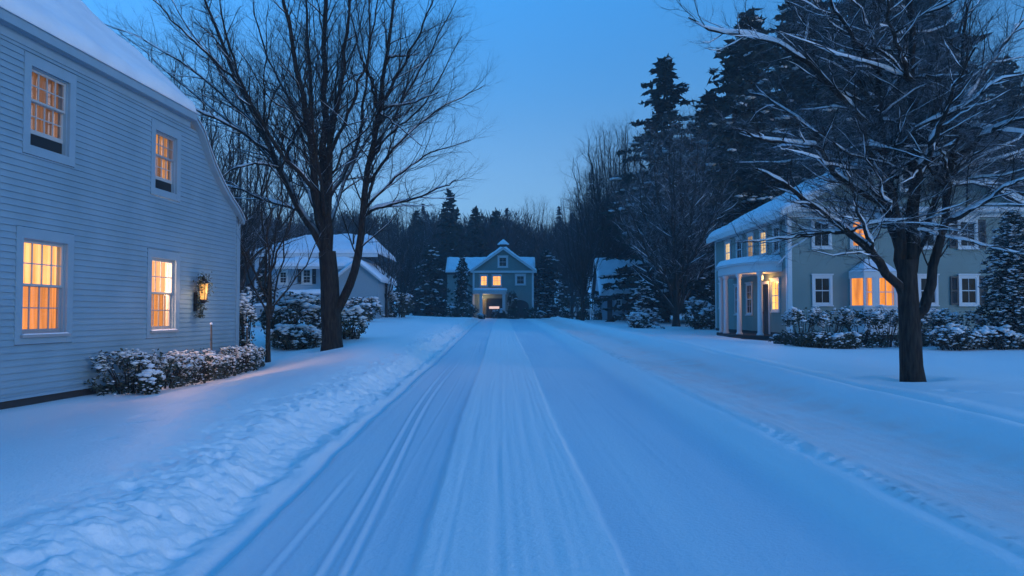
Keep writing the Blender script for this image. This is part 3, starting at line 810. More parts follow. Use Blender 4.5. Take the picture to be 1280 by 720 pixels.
        def sash(z0, z1, n0, n1, rows, m_, bot):
            q = MB(T); e_ = .045
            q.box(a1, a1 + e_, n0, n1, z0, z1); q.box(b1 - e_, b1, n0, n1, z0, z1)
            q.box(a1 + e_, b1 - e_, n0, n1, z1 - .04, z1); q.box(a1 + e_, b1 - e_, n0, n1, z0, z0 + bot)
            for i in range(1, 4):
                x = a1 + e_ + (b1 - a1 - 2 * e_) * i / 4; q.box(x - .011, x + .011, n0 + .006, n1 - .006, z0 + bot, z1 - .04)
            for i in range(1, rows):
                z = z0 + bot + (z1 - .04 - z0 - bot) * i / rows; q.box(a1 + e_, b1 - e_, n0 + .008, n1 - .008, z - .010, z + .010)
            q.build('sash', m_, W_)
        sash(zm, d1, -.075, -.042, 2, M_SASH if kind != 'up2' else M_SASHD, .04)
        sash(c1, zm + .03, -.112, -.08, 2, M_SASHD if not up else M_SASH, .075)
        p = MB(T); p.quad([(a1 + .04, -.058, zm + .03), (b1 - .04, -.058, zm + .03), (b1 - .04, -.058, d1 - .03), (a1 + .04, -.058, d1 - .03)])
        p.quad([(a1 + .04, -.096, c1 + .05), (b1 - .04, -.096, c1 + .05), (b1 - .04, -.096, zm), (a1 + .04, -.096, zm)])
        p.build('pane', M_PANE, W_)
        # curtains: real folds behind the glass; glow and fold stripes come from their emission colour
        cm = {'low1': (LM_UP, LM_LOW), 'low2': (LM_UP2, LM_LOW2), 'up1': (LM_DIM, LM_DIM), 'up2': (LM_DIM2, LM_DIM2)}[kind]
        for (z0, z1, n_, m_, nm) in ((zm, d + .05, -.165, cm[0], 'shade'), (c - .05, zm + .02, -.16, cm[1], 'curtain')):
            n = 60; sx = np.linspace(a - .1, (b + .1) if kind[:2] != 'up' else (b - .05), n); wv = .022 * np.sin(sx * 42 + n_ * 30) + .01 * np.sin(sx * 97)
            Vv = np.array([T(x, n_ + y, z) for z in (z0, z1) for x, y in zip(sx, wv)])
            mesh_np(nm, Vv, [np.stack([np.arange(n - 1), np.arange(1, n), np.arange(1, n) + n, np.arange(n - 1) + n], -1)], m_, W_, smooth=True)
        dp = -2.2 if kind == 'low2' else -.6
        r = MB(T); r.box(a - .3, b + .3, dp - .02, dp, c - .2, d + .2); r.box(a - .3, b + .3, dp, -.26, c - .22, c - .2); r.box(a - .3, b + .3, dp, -.26, d + .2, d + .22)
        r.box(a - .32, a - .3, dp, -.26, c - .2, d + .2); r.box(b + .3, b + .32, dp, -.26, c - .2, d + .2)
        r.build('room', M_FABRIC_D if kind != 'low2' else mat('black_room', (.003, .003, .003), .95, spec=0), W_)  # room walls near black so the added lamp leaves no glare
        if up:
            k_ = MB(T); k_.box(a1, b1, -.105, -.095, c + .02, c1); k_.build('gap_panel', M_BLACK, W_)  # black panel filling the gap below the sash
        if kind == 'low2':
            rl = bpy.data.lights.new('room_fill_lamp', 'POINT'); rl.energy = 220; rl.color = (1, .55, .34); rl.shadow_soft_size = .6  # unseen lamp added behind the curtain to warm the lawn
            ro = bpy.data.objects.new('room_fill', rl); COL.objects.link(ro); ro.parent = W_; ro.location = T(17.35, -.55, 2.4)
    return H, T, ang, ox
LH, LT, LANG, LOX = left_house()
def Lworld(s, n, z):
    x, y, z = LT(s, n, z); c, s_ = math.cos(-LANG), math.sin(-LANG)
    return (LOX + x * c - y * s_, 10 + x * s_ + y * c, z)

# wall lantern with evergreen spray
def lantern():
    p = Lworld(18.92, 0, 2.05)
    L = thing('wall_lantern', p, 'black wall lantern glowing amber and dressed with a dark evergreen spray on the white house', 'lantern', rz=-LANG); L.scale = (1.2, 1.2, 1.3)
    b = MB(); b.box(.025, .045, -.06, .06, -.3, .06); b.tube((.04, 0, .0), (.20, 0, .02), .014, .012, 8); b.tube((.04, 0, -.22), (.17, 0, -.10), .010, .010, 8); b.build('bracket', M_BLACK, L)
    c = MB()
    c.lathe((.20, 0, .22), [(.11, 0), (.125, .012), (.07, .07), (.03, .10), (.025, .14), (.008, .17)], 8)
    c.lathe((.20, 0, -.10), [(.02, -.05), (.055, -.02), (.075, 0), (.075, .02)], 8)
    for k in range(4):
        a = k * math.pi / 2 + .78; c.tube((.20 + .07 * math.cos(a), .07 * math.sin(a), -.08), (.20 + .10 * math.cos(a), .10 * math.sin(a), .225), .007, .007, 6)
    c.build('cage', M_BLACK, L)
    g = MB(); g.lathe((.20, 0, -.075), [(.062, 0), (.092, .29)], 4); m = lit_mat('lantern_glass', (1, .30, .04), (1, .55, .14), 1.3, 14, 2)
    g.build('glass', m, L)
    rng = np.random.RandomState(5); n = 700
    P = np.stack([.16 + .10 * np.abs(rng.normal(0, .5, n)), rng.normal(0, .13, n), .20 + rng.normal(0, .09, n)], 1)
    P2 = np.stack([.10 + .05 * np.abs(rng.normal(0, 1, n // 2)), rng.normal(0, .07, n // 2), -.16 + rng.uniform(-.26, .16, n // 2)], 1)
    P = np.concatenate([P, P2]); foliage('evergreen_spray', P, rng.normal(0, 1, (len(P), 3)), .035 * rng.uniform(.6, 1.4, len(P)), .22, M_GREEN, L, rng, P[::23] + [0, 0, .02], .014 * np.ones(len(P[::23])))
    ld = bpy.data.lights.new('lantern_bulb', 'POINT'); ld.energy = 2; ld.color = (1, .62, .26); ld.shadow_soft_size = .12
    lo = bpy.data.objects.new('bulb', ld); COL.objects.link(lo); lo.parent = L; lo.location = (.42, 0, .08)
lantern()

# shrubs along the wall of the white house
G1 = 'snowy shrubs along the wall of the white house'
SHR = [(15.15, .62, .62, .62, .98, 'snow-dusted shrub nearest the camera, first in the row below the white house wall'),
       (16.3, .62, .72, .6, .95, 'broad snow-dusted shrub below the left edge of the narrow lit window'),
       (17.5, .62, .72, .55, .86, 'snow-dusted shrub directly under the narrow lit window'),
       (18.9, .6, .75, .5, .8, 'low snowy shrub under the glowing wall lantern'),
       (20.1, .6, .7, .5, .85, 'snowy shrub between the wall lantern and the house corner'),
       (21.0, .5, .5, .42, .85, 'rounded snowy shrub at the far corner of the white house')]
for i, (s, n, ry, rx, h, lab) in enumerate(SHR):
    x, y, _ = Lworld(s, n, 0)
    shrub('shrub', x, y, rx, ry, h * (.92, .78, .9, .72, .85, .7)[i], lab, group=G1, seed=20 + i, n=1700, leaf=.036, leaf_m=M_LEAF, snow=.7, ssize=.036, z=gz(x + .3, y) - .02, boxy=1.5)
x, y, _ = Lworld(14.75, 1.25, 0)
shrub('shrub', x, y, .24, .24, .5, 'small snow-laden shrub standing in front of the row below the white house', seed=33, n=800, leaf=.035, snow=.75, ssize=.042, z=gz(x, y))
x, y, _ = Lworld(21.75, .12, 0)
shrub('shrub', x, y, .24, .24, 2.15, 'tall narrow snow-caked shrub hugging the corner of the white house', seed=35, n=1500, leaf=.045, snow=.6, ssize=.05, z=gz(x, y), boxy=1.3)
def stake(s, n, h, r, label):
    x, y, _ = Lworld(s, n, 0); z = gz(x, y)
    S = thing('garden_stake', (x, y, z), label, 'stake')
    b = MB(); b.tube((0, 0, -.2), (-.03, .02, h), r, r * .8, 8); b.build('post', M_POST, S)
    b = MB(); b.lathe((-.03, .02, h - .005), [(r * 1.1, 0), (r * 1.25, .02), (r * .6, .05)], 8); b.build('snow_cap', M_SNOW, S, smooth=True)
stake(18.35, .75, 1.32, .028, 'thin dark stake rising above the shrubs beside the narrow lit window')
stake(20.75, .6, 1.15, .026, 'short dark stake among the shrubs near the far corner of the white house')

# =================================================================== the grey-green house on the right
def right_house():
    oz = .45
    H = thing('colonial_house', (12.0, 33.0, oz), 'grey-green two-storey house with white trim, shuttered windows and curved snowy portico', 'house')
    TF = lambda s, n, z: (s, -n, z - oz)              # gable front: s = x from the corner
    TS = lambda s, n, z: (-n, s, z - oz)              # long side facing the road
    Wd, Ln, EZ, RZ = 10.6, 11.7, 6.1, 9.0
    # siding, gable end and road side
    mb = MB(TF); siding(mb, .16, Wd - .16, .75, 5.78, [], .115, .018)
    k = (RZ - EZ) / (Wd / 2)
    siding(mb, .1, Wd - .1, 6.12, 8.85, [], .115, .018, lambda z: (min(Wd / 2, (z - EZ) / k + .1), max(Wd / 2, Wd - (z - EZ) / k - .1)))
    w = mb.build('wall', M_GREY, H, recalc=False)
    mb = MB(TS); siding(mb, .16, Ln - .16, .75, 5.72, [], .115, .018)
    mb.build('wall', M_GREY, H, recalc=False)
    mb = MB(lambda x, y, z: (x, y, z - oz)); mb.box(Wd - .03, Wd, .0, Ln, .3, 6.1); mb.prism([(0.02, .3), (Wd, .3), (Wd, EZ), (Wd / 2, RZ), (.02, EZ)], Ln - .05, Ln); mb.build('wall', M_GREY, H)
    fd = MB(lambda x, y, z: (x, y, z - oz)); fd.box(-.01, Wd + .02, -.012, Ln, .0, .75); fd.build('foundation', M_FOUND, H)
    # trim
    t = MB(TF)
    t.box(-.022, .16, .0, .05, .76, 5.8); t.box(Wd - .16, Wd + .02, 0, .05, .76, 5.8)
    t.box(-.02, Wd + .02, 0, .045, 5.80, 6.0)                       # frieze
    t.box(-.4, Wd + .4, .0, .38, 6.0, 6.07); t.box(-.44, Wd + .44, 0, .43, 6.07, 6.14)    # cornice of the pediment
    t2 = MB(TS)
    t2.box(.0, .16, .0, .046, .76, 5.74); t2.box(Ln - .16, Ln, 0, .046, .76, 5.74); t2.box(.05, Ln, 0, .042, 5.74, 6.0)
    tr = t.build('trim_board', M_GTRIM, H); t2.build('trim_board', M_GTRIM, H)
    # roof: two slopes with overhang, rake boards
    c = Wd / 2; ov = .42
    Tr = lambda x, y, z: (x, y, z - oz)
    r = MB(Tr)
    def ridge_z(x): return RZ - abs(x - c) * k
    r.prism([(-ov, ridge_z(-ov)), (c, RZ), (Wd + ov, ridge_z(-ov)), (Wd + ov, ridge_z(-ov) + .12), (c, RZ + .13), (-ov, ridge_z(-ov) + .12)], -.44, Ln + .3)
    roof = r.build('roof', M_ROOF, H)
    rb = MB(Tr)
    for sg in (0, 1):
        pl = [(-ov - .02, ridge_z(-ov) - .12), (c, RZ - .14), (c, RZ + .14), (-ov - .02, ridge_z(-ov) + .13)]
        if sg: pl = [(Wd - a, b) for a, b in pl]
        rb.prism(pl, -.475 - sg * .002, -.442)
    rb.prism([(-.3, 5.9), (-ov - .02, 5.84), (-ov - .02, 5.97), (-.02, 5.97)], -.44, Ln + .3)
    rb.box(-ov - .05, -ov - .022, -.44, Ln + .3, 5.74, 6.02)
    rb.build('rake_board', M_GTRIM, roof)
    zo = ridge_z(-ov) + .12
    snow_slab('roof_snow', Tr(-ov - .04, -.5, zo), Tr(-ov - .04, Ln + .35, zo), Tr(c, Ln + .35, RZ + .13), Tr(c, -.5, RZ + .13), .22, roof, 60, 30, 11, amp=.9, round_=.2)
    snow_slab('roof_snow', Tr(Wd + ov + .04, Ln + .35, zo), Tr(Wd + ov + .04, -.5, zo), Tr(c, -.5, RZ + .13), Tr(c, Ln + .35, RZ + .13), .22, roof, 30, 20, 12, amp=.6, round_=.2)
    snow_slab('roof_snow', TF(-.44, .43, 6.142), TF(Wd + .44, .43, 6.142), TF(Wd + .44, .03, 6.142), TF(-.44, .03, 6.142), .07, roof, 60, 5, 13, round_=.08)
    # windows of the gable front
    X = lambda px: (px - 640) / 950 * 33 - 12.0
    wz = [(4.50, 5.62), (2.03, 3.16)]
    for (z0, z1) in wz:
        flat_window(H, TF, X(1018), X(1037), z0, z1, M_GLASS, cols=2, rows=1)
        flat_window(H, TF, X(1201), X(1220), z0, z1, M_GLASS, cols=2, rows=1, shutters=True)
    flat_window(H, TF, X(1066), X(1084), 4.50, 5.62, LM_BAY, cols=2, rows=1)
    flat_window(H, TF, X(1150), X(1169), 4.50, 5.62, M_GLASS, cols=2, rows=1)
    flat_window(H, TF, X(1150), X(1169), 2.03, 3.16, M_GLASS, cols=2, rows=1)
    flat_window(H, TF, c - .3, c + .3, 7.0, 7.9, M_GLASS, cols=2, rows=1)
    # bay window
    b0, b1, bp = X(1062), X(1121), .62
    by = MB(TF)
    zb0, zb1 = 1.0, 3.32
    by.prism([(b0, .02), (b0 + .35, bp), (b1 - .35, bp), (b1, .02)], zb0, zb0 + .01) if False else None
    def ring(z0, z1, g=0.0):
        pts = [(b0 - g, .02), (b0 + .35 - g * .5, bp + g), (b1 - .35 + g * .5, bp + g), (b1 + g, .02)]
        i = len(by.v)
        for z in (z0, z1):
            for a, n in pts: by.v.append(by.T(a, n, z))
        by.f += [(i, i + 1, i + 2, i + 3), (i + 7, i + 6, i + 5, i + 4)] + [(i + q, i + (q + 1) % 4, i + 4 + (q + 1) % 4, i + 4 + q) for q in range(4)]; by.m += [0] * 6
    ring(.7, 1.86); ring(1.862, 1.95, .04); ring(3.12, 3.40, .03)
    bay = by.build('bay', M_GTRIM, H)
    gl = MB(TF)
    gl.quad([(b0 + .36, bp - .06, 1.95), (b1 - .36, bp - .06, 1.95), (b1 - .36, bp - .06, 3.12), (b0 + .36, bp - .06, 3.12)])
    gl.quad([(b0 + .03, .04, 1.95), (b0 + .34, bp - .07, 1.95), (b0 + .34, bp - .07, 3.12), (b0 + .03, .04, 3.12)])
    gl.quad([(b1 - .03, .04, 1.95), (b1 - .34, bp - .07, 1.95), (b1 - .34, bp - .07, 3.12), (b1 - .03, .04, 3.12)])
    gl.build('pane', LM_BAY, bay)
    mu = MB(TF)
    for s in (b0 + .38, b1 - .38): mu.box(s - .05, s + .05, bp - .055, bp + .012, 1.95, 3.12)
    sA, sB = X(1082), X(1091)
    mu.box(sA, sB, bp - .055, bp + .01, 1.95, 3.12)
    for s in (X(1076), X(1099), X(1107)): mu.box(s - .012, s + .012, bp - .055, bp - .02, 1.95, 3.12)
    mu.box(b0 + .43, b1 - .43, bp - .054, bp - .022, 2.50, 2.54)
    mu.box(b0 - .0, b0 + .07, .02, .1, 1.95, 3.12); mu.box(b1 - .07, b1, .02, .1, 1.95, 3.12)
    mu.build('mullion', M_GTRIM, bay)
    # little hipped snow roof of the bay
    cx = (b0 + b1) / 2
    nb = 12
    pts = [(b0 - .08, .02), (b0 + .3, bp + .1), (b1 - .3, bp + .1), (b1 + .08, .02)]
    rm = MB(TF); i = 0
    rm.v = [rm.T(a, n, 3.402) for a, n in pts] + [rm.T(cx - .35, .02, 3.98), rm.T(cx + .35, .02, 3.98)]
    rm.f = [(0, 1, 4), (1, 2, 5, 4), (2, 3, 5), (0, 4, 5, 3), (0, 3, 2, 1)]; rm.m = [0] * 5
    rm.build('bay_roof_snow', M_RSNOW, bay, bevel=.03, smooth=False)
    # road-side windows, upper row
    for yc, w_, m_ in ((34.3, .62, M_GLASS), (36.05, .80, LM_SIDE2), (38.0, .8, LM_SIDE), (39.9, .8, M_GLASS), (42.0, .85, LM_SIDE2)):
        s = yc - 33; flat_window(H, TS, s - w_ / 2, s + w_ / 2, 4.42, 5.50, m_, cols=2, rows=1, cas=.12)
    for yc in (43.3,):
        s = yc - 33; flat_window(H, TS, s - .4, s + .4, 2.0, 3.2, M_GLASS, cols=2, rows=1)
    for yc in (38.3, 40.3):
        s = yc - 33; flat_window(H, TS, s - .38, s + .38, 1.6, 3.05, M_GLASS, cols=2, rows=2, cas=.08)
    # porch: floor, half-round roof on columns
    pc, pa, pb = 4.4, 3.75, 1.55
    N = 36
    arc = [(pc + pa * math.sin(q), pb * math.cos(q)) for q in np.linspace(-math.pi / 2, math.pi / 2, N)]
    P = thing  # noqa
    def halfdisc(name, z0, z1, grow, m_, parent, steps=1):
        b = MB(TS); pts = [(pc + (pa + grow) * math.sin(q), max(.02, (pb + grow) * math.cos(q))) for q in np.linspace(-math.pi / 2, math.pi / 2, N)]
        i = 0
        for z in (z0, z1):
            for a, n in pts: b.v.append(b.T(a, n, z))
        b.f.append(tuple(range(N))); b.m.append(0); b.f.append(tuple(range(2 * N - 1, N - 1, -1))); b.m.append(0)
        for q in range(N):
            b.f.append((q, (q + 1) % N, N + (q + 1) % N, N + q)); b.m.append(0)
        return b.build(name, m_, parent)
    porch = halfdisc('portico', 3.50, 3.86, .0, M_GTRIM, H)
    halfdisc('cornice', 3.862, 3.93, .13, M_GTRIM, porch)
    halfdisc('ceiling', 3.47, 3.498, -.05, M_GTRIM, porch)
    fl = halfdisc('porch_floor', .30, .62, .10, M_FOUND, porch)
    halfdisc('step', .25, .45, .5, M_FOUND, porch)
    # snow dome on the portico
    nu, nv = 40, 10
    V = []; 
    for i, q in enumerate(np.linspace(-math.pi / 2, math.pi / 2, nu)):
        for j, rr in enumerate(np.linspace(0, 1, nv)):
            a = pc + (pa + .16) * math.sin(q) * rr; n = max(.03, (pb + .16) * math.cos(q) * rr)
            e = math.sqrt(max(0, 1 - max(0, (rr - .82) / .18) ** 2))
            V.append(TS(a, n, 3.935 + .30 * e * (1 + .2 * float(vnoise(a * 1.5, n * 3, 4))) + .1 * (1 - rr)))
    I = np.arange(nu * nv).reshape(nu, nv); qd = np.stack([I[:-1, :-1], I[1:, :-1], I[1:, 1:], I[:-1, 1:]], -1).reshape(-1, 4)
    mesh_np('roof_snow', V, [qd], M_RSNOW, porch, smooth=True)
    for deg in (-56, -24, 6, 36, 64):
        q = R(deg); a = pc + (pa - .17) * math.sin(q); n = (pb - .17) * math.cos(q)
        c_ = MB(TS); c_.lathe((a, n, .622), [(.16, 0), (.16, .06), (.125, .09), (.115, .14), (.11, 1.2), (.092, 2.6), (.092, 2.66), (.12, 2.72), (.145, 2.76), (.145, 2.876)], 16)
        c_.build('column', M_GTRIM, porch, smooth=False)
    # door, side lit window, wreath
    d = MB(TS); s0 = 35.35 - 33
    d.box(s0 - .10, s0, .024, .08, .64, 2.98); d.box(s0 + .85, s0 + .95, .024, .08, .64, 2.98); d.box(s0 - .1, s0 + .95, .024, .085, 2.98, 3.12)
    door = d.build('door', M_GTRIM, H)
    d = MB(TS); d.box(s0, s0 + .85, .024, .05, .64, 2.98)
    for (za, zb) in ((.8, 1.5), (1.7, 2.75)):
        for (sa, sb) in ((.1, .38), (.47, .75)): d.box(s0 + sa, s0 + sb, .051, .062, za, zb)
    d.build('door_leaf', M_BLACK, door)
    d = MB(TS); d.lathe((s0 + .76, .075, 1.62), [(.02, 0), (.03, .02), (.02, .05)], 8); d.build('handle', M_CHIM, door)
    flat_window(H, TS, 1.05, 1.95, 1.75, 3.08, LM_DOOR, cols=2, rows=2, cas=.09)
    wl = bpy.data.lights.new('porch_lamp', 'POINT'); wl.energy = 5; wl.color = (1, .45, .12); wl.shadow_soft_size = .1
    wo = bpy.data.objects.new('porch_bulb', wl); COL.objects.link(wo); wo.parent = porch; wo.location = TS(2.2, .42, 3.12)
    lb = MB(TS); lb.lathe((2.2, .42, 3.16), [(.05, 0), (.08, .06), (.08, .17), (.03, .24)], 8); lb.tube((2.2, .42, 3.38), (2.2, .42, 3.48), .01, .01, 6)
    lb.build('porch_lamp', lit_mat('porch_lamp_glass', (1, .5, .12), (1, .7, .3), 3, 2, 2), porch)
    # chimney
    ch = MB(Tr); ch.box(c - .2, c + .6, 7.4, 8.2, 7.6, 9.9); ch.box(c - .26, c + .66, 7.34, 8.26, 9.9, 10.02); ch.build('chimney', M_CHIM, roof)
    return H
right_house()

# low planting in front of the right house
def gsh(px, Y, rx, ry, h, label, **k):
    x = (px - 640) / 950 * Y
    return shrub('shrub', x, Y, rx, ry, h, label, **k)
GH = 'clipped hedge plants below the grey-green house'
for i, (px, lab) in enumerate([(1003, 'squared hedge plant at the near corner of the grey-green house, leftmost of the hedge'),
                       (1038, 'squared hedge plant below the dark lower window left of the bay'),
                       (1073, 'snow-topped hedge plant below the left half of the glowing bay window'),
                       (1106, 'snow-topped hedge plant below the right half of the glowing bay window'),
                       (1160, 'hedge plant just right of the big tree trunk in front of the grey-green house'),
                       (1196, 'hedge plant below the shuttered lower window of the grey-green house')]):
    gsh(px, 28.6, .66, .62, 1.42 - (.1 if i > 3 else 0), lab, group=GH, seed=50 + i, n=2600, leaf=.05, leaf_m=M_LEAF, snow=.42, ssize=.052, boxy=2.2, cat='hedge plant')
gsh(1056, 27.4, .62, .4, .6, 'low rounded shrub with snow in front of the hedge left of the big tree', seed=61, n=1300, leaf=.05, snow=.55, ssize=.065)
gsh(1022, 27.6, .7, .4, .62, 'low dark shrub in front of the leftmost hedge plants', seed=62, n=1300, leaf=.05, snow=.25, ssize=.05)
gsh(978, 30.5, .5, .4, .45, 'tiny shrub beside the portico step of the grey-green house', seed=63, n=700, leaf=.05, snow=.4, ssize=.05)
gsh(1196, 26.6, .95, .6, .85, 'mounded shrub heaped with snow right of the big tree trunk', seed=64, n=2300, leaf=.05, leaf_m=M_LEAFR, snow=.6, ssize=.075)
gsh(1243, 26.8, .9, .6, .78, 'mounded snowy shrub near the blue spruce, nearest the right edge of the hedge', seed=65, n=2300, leaf=.05, leaf_m=M_LEAFR, snow=.6, ssize=.075)
gsh(1281, 27.4, .8, .6, .8, 'mounded snowy shrub at the foot of the blue spruce', seed=66, n=1800, leaf=.05, snow=.6, ssize=.075)
gsh(1160, 30.6, .5, .4, 1.55, 'dark urn-shaped bush with a snow cap behind the hedge by the big trunk', seed=68, n=1300, leaf=.05, snow=.7, ssize=.09)

# =================================================================== big bare tree on the left lawn
def left_tree():
    x, y = -5.62, 23.8; z = gz(x, y)
    root = thing('bare_tree', (x, y, z), 'tall bare tree with many upright limbs on the left lawn beside the road', 'tree')
    o = np.array([x, y, z])
    Yb = y
    pp = lambda l: [W(px, py, Yb + dy) - o for px, py, dy in l]
    G = Grower(7, .05, .11, snow=True, caps=(.026, .013, .008), snow_min=.013, snow_k=.95)
    P, r = G.limbs([(0, 0, -.25)] + pp([(415, 418, 0), (413, 385, 0), (412, 350, 0), (409, 315, 0)]), .34, .27, 12, sides=14, base=True)
    S3 = [(3.8, 2.2, 22, 48, .42, 7), (5.2, 1.15, 25, 55, .5, 5), (8.5, .60, 25, 60, .6, 3)]
    lim = [
      ([(411, 335, 0), (393, 290, .1), (374, 262, .3), (352, 215, .6), (330, 168, .8), (303, 110, 1.0), (281, 60, 1.2), (258, 4, 1.4), (240, -45, 1.5)], .14, .03),
      ([(409, 318, 0), (399, 262, -.1), (389, 180, -.4), (372, 88, -.8), (355, 5, -1.0), (345, -60, -1.1)], .14, .03),
      ([(409, 318, 0), (404, 250, 0), (405, 150, .1), (406, 60, .2), (407, -30, .2), (409, -90, .2)], .15, .035),
      ([(411, 315, 0), (411, 245, -.3), (414, 170, -.6), (427, 105, -1.0), (434, 40, -1.3), (440, -40, -1.6)], .12, .028),
      ([(408, 310, 0), (392, 240, .6), (390, 150, 1.0), (384, 60, 1.4), (382, -30, 1.7)], .12, .028),
      ([(418, 395, 0), (434, 360, -.1), (444, 335, -.2), (452, 295, -.3), (456, 262, -.4), (462, 200, -.5), (473, 135, -.5), (483, 74, -.4), (491, 10, -.3), (497, -50, -.2)], .155, .03),
      ([(389, 282, .1), (370, 262, .3), (335, 251, .8), (302, 238, 1.2), (275, 229, 1.5), (255, 232, 1.8)], .065, .014),
      ([(455, 270, -.3), (478, 258, -.8), (512, 250, -1.3), (548, 236, -1.8), (572, 225, -2.2)], .055, .012),
      ([(459, 230, -.4), (490, 190, -.2), (530, 150, .2), (570, 125, .5), (606, 106, .8)], .05, .01),
      ([(470, 150, -.5), (500, 90, -1.0), (530, 30, -1.4), (552, -30, -1.8)], .055, .012),
      ([(462, 200, -.5), (500, 130, .6), (540, 60, 1.6), (570, 0, 2.2)], .055, .012),
      ([(344, 195, .7), (300, 165, .3), (250, 140, -.2), (205, 120, -.5), (165, 108, -.8)], .055, .012),
      ([(330, 168, .8), (280, 120, 1.5), (230, 80, 2.0), (180, 50, 2.4), (130, 30, 2.8)], .055, .012),
      ([(305, 112, 1.0), (262, 70, .4), (215, 25, -.2), (170, -20, -.8)], .05, .012),
      ([(378, 265, .2), (330, 190, 1.8), (270, 140, 3.2), (210, 90, 4.2), (150, 40, 5.0)], .06, .012),
      ([(340, 190, .7), (290, 110, 2.2), (240, 40, 3.2), (200, -20, 4.0)], .055, .012),
      ([(396, 240, -.2), (350, 190, -1.0), (310, 120, -1.8), (285, 50, -2.4), (270, -20, -3)], .07, .014),
      ([(410, 250, -.1), (440, 200, .8), (455, 120, 1.6), (462, 30, 2.2), (465, -40, 2.6)], .075, .016),
      ([(404, 200, 0), (365, 130, .7), (330, 60, 1.2), (315, -10, 1.5)], .06, .014),
      ([(413, 190, -.5), (440, 130, -1.4), (460, 60, -2.2), (475, -20, -3.0)], .06, .014),
      ([(408, 290, 0), (430, 230, 1.4), (455, 180, 2.6), (500, 120, 3.6), (530, 70, 4.2)], .07, .014),
      ([(405, 285, 0), (380, 230, 1.6), (345, 170, 3.0), (310, 130, 4.0), (280, 110, 4.6)], .07, .014),
      ([(408, 280, 0), (400, 220, -1.6), (390, 150, -2.8), (380, 60, -3.8)], .07, .014),
      ([(456, 262, -.4), (495, 222, -1.0), (540, 190, -1.2), (585, 175, -1.3)], .045, .010),
      ([(350, 210, .6), (318, 205, .2), (285, 215, -.2), (262, 240, -.4)], .04, .010),
    ]
    for pts, a, b in lim:
        Q, rr = G.limbs(pp(pts), a, b, 16, .03, 8)
        G.spawn(Q, rr, 0, S3, .16)
    rg = np.random.RandomState(3); st = []; tg = []
    bases = [(404, 230, 0), (412, 220, -.4), (391, 210, .8), (372, 262, .3), (352, 215, .6), (462, 205, -.5), (473, 140, -.5), (456, 262, -.4), (405, 150, .1), (330, 168, .8), (388, 170, -.4), (425, 110, -1)]
    for i in range(24):
        bpx, bpy, bdy = bases[i % len(bases)]
        tx = bpx + rg.uniform(-110, 130); ty = bpy - rg.uniform(90, 210)
        tx = min(max(tx, 150), 585 if ty > 20 else 560)
        if i % 4 == 3: bpx, bpy, bdy = ((473, 140, -.5), (462, 205, -.5), (483, 74, -.4), (457, 255, -.4))[(i // 4) % 4]; tx = rg.uniform(505, 597); ty = rg.uniform(-20, 190)
        st.append((bpx, bpy, bdy)); tg.append((tx, ty, bdy + rg.uniform(-2.6, 2.6)))
    G.fill(pp(st), pp(tg), .042, .010, S3)
    G.finish(root, M_BARK, M_TWIG, M_SNOW)
left_tree()

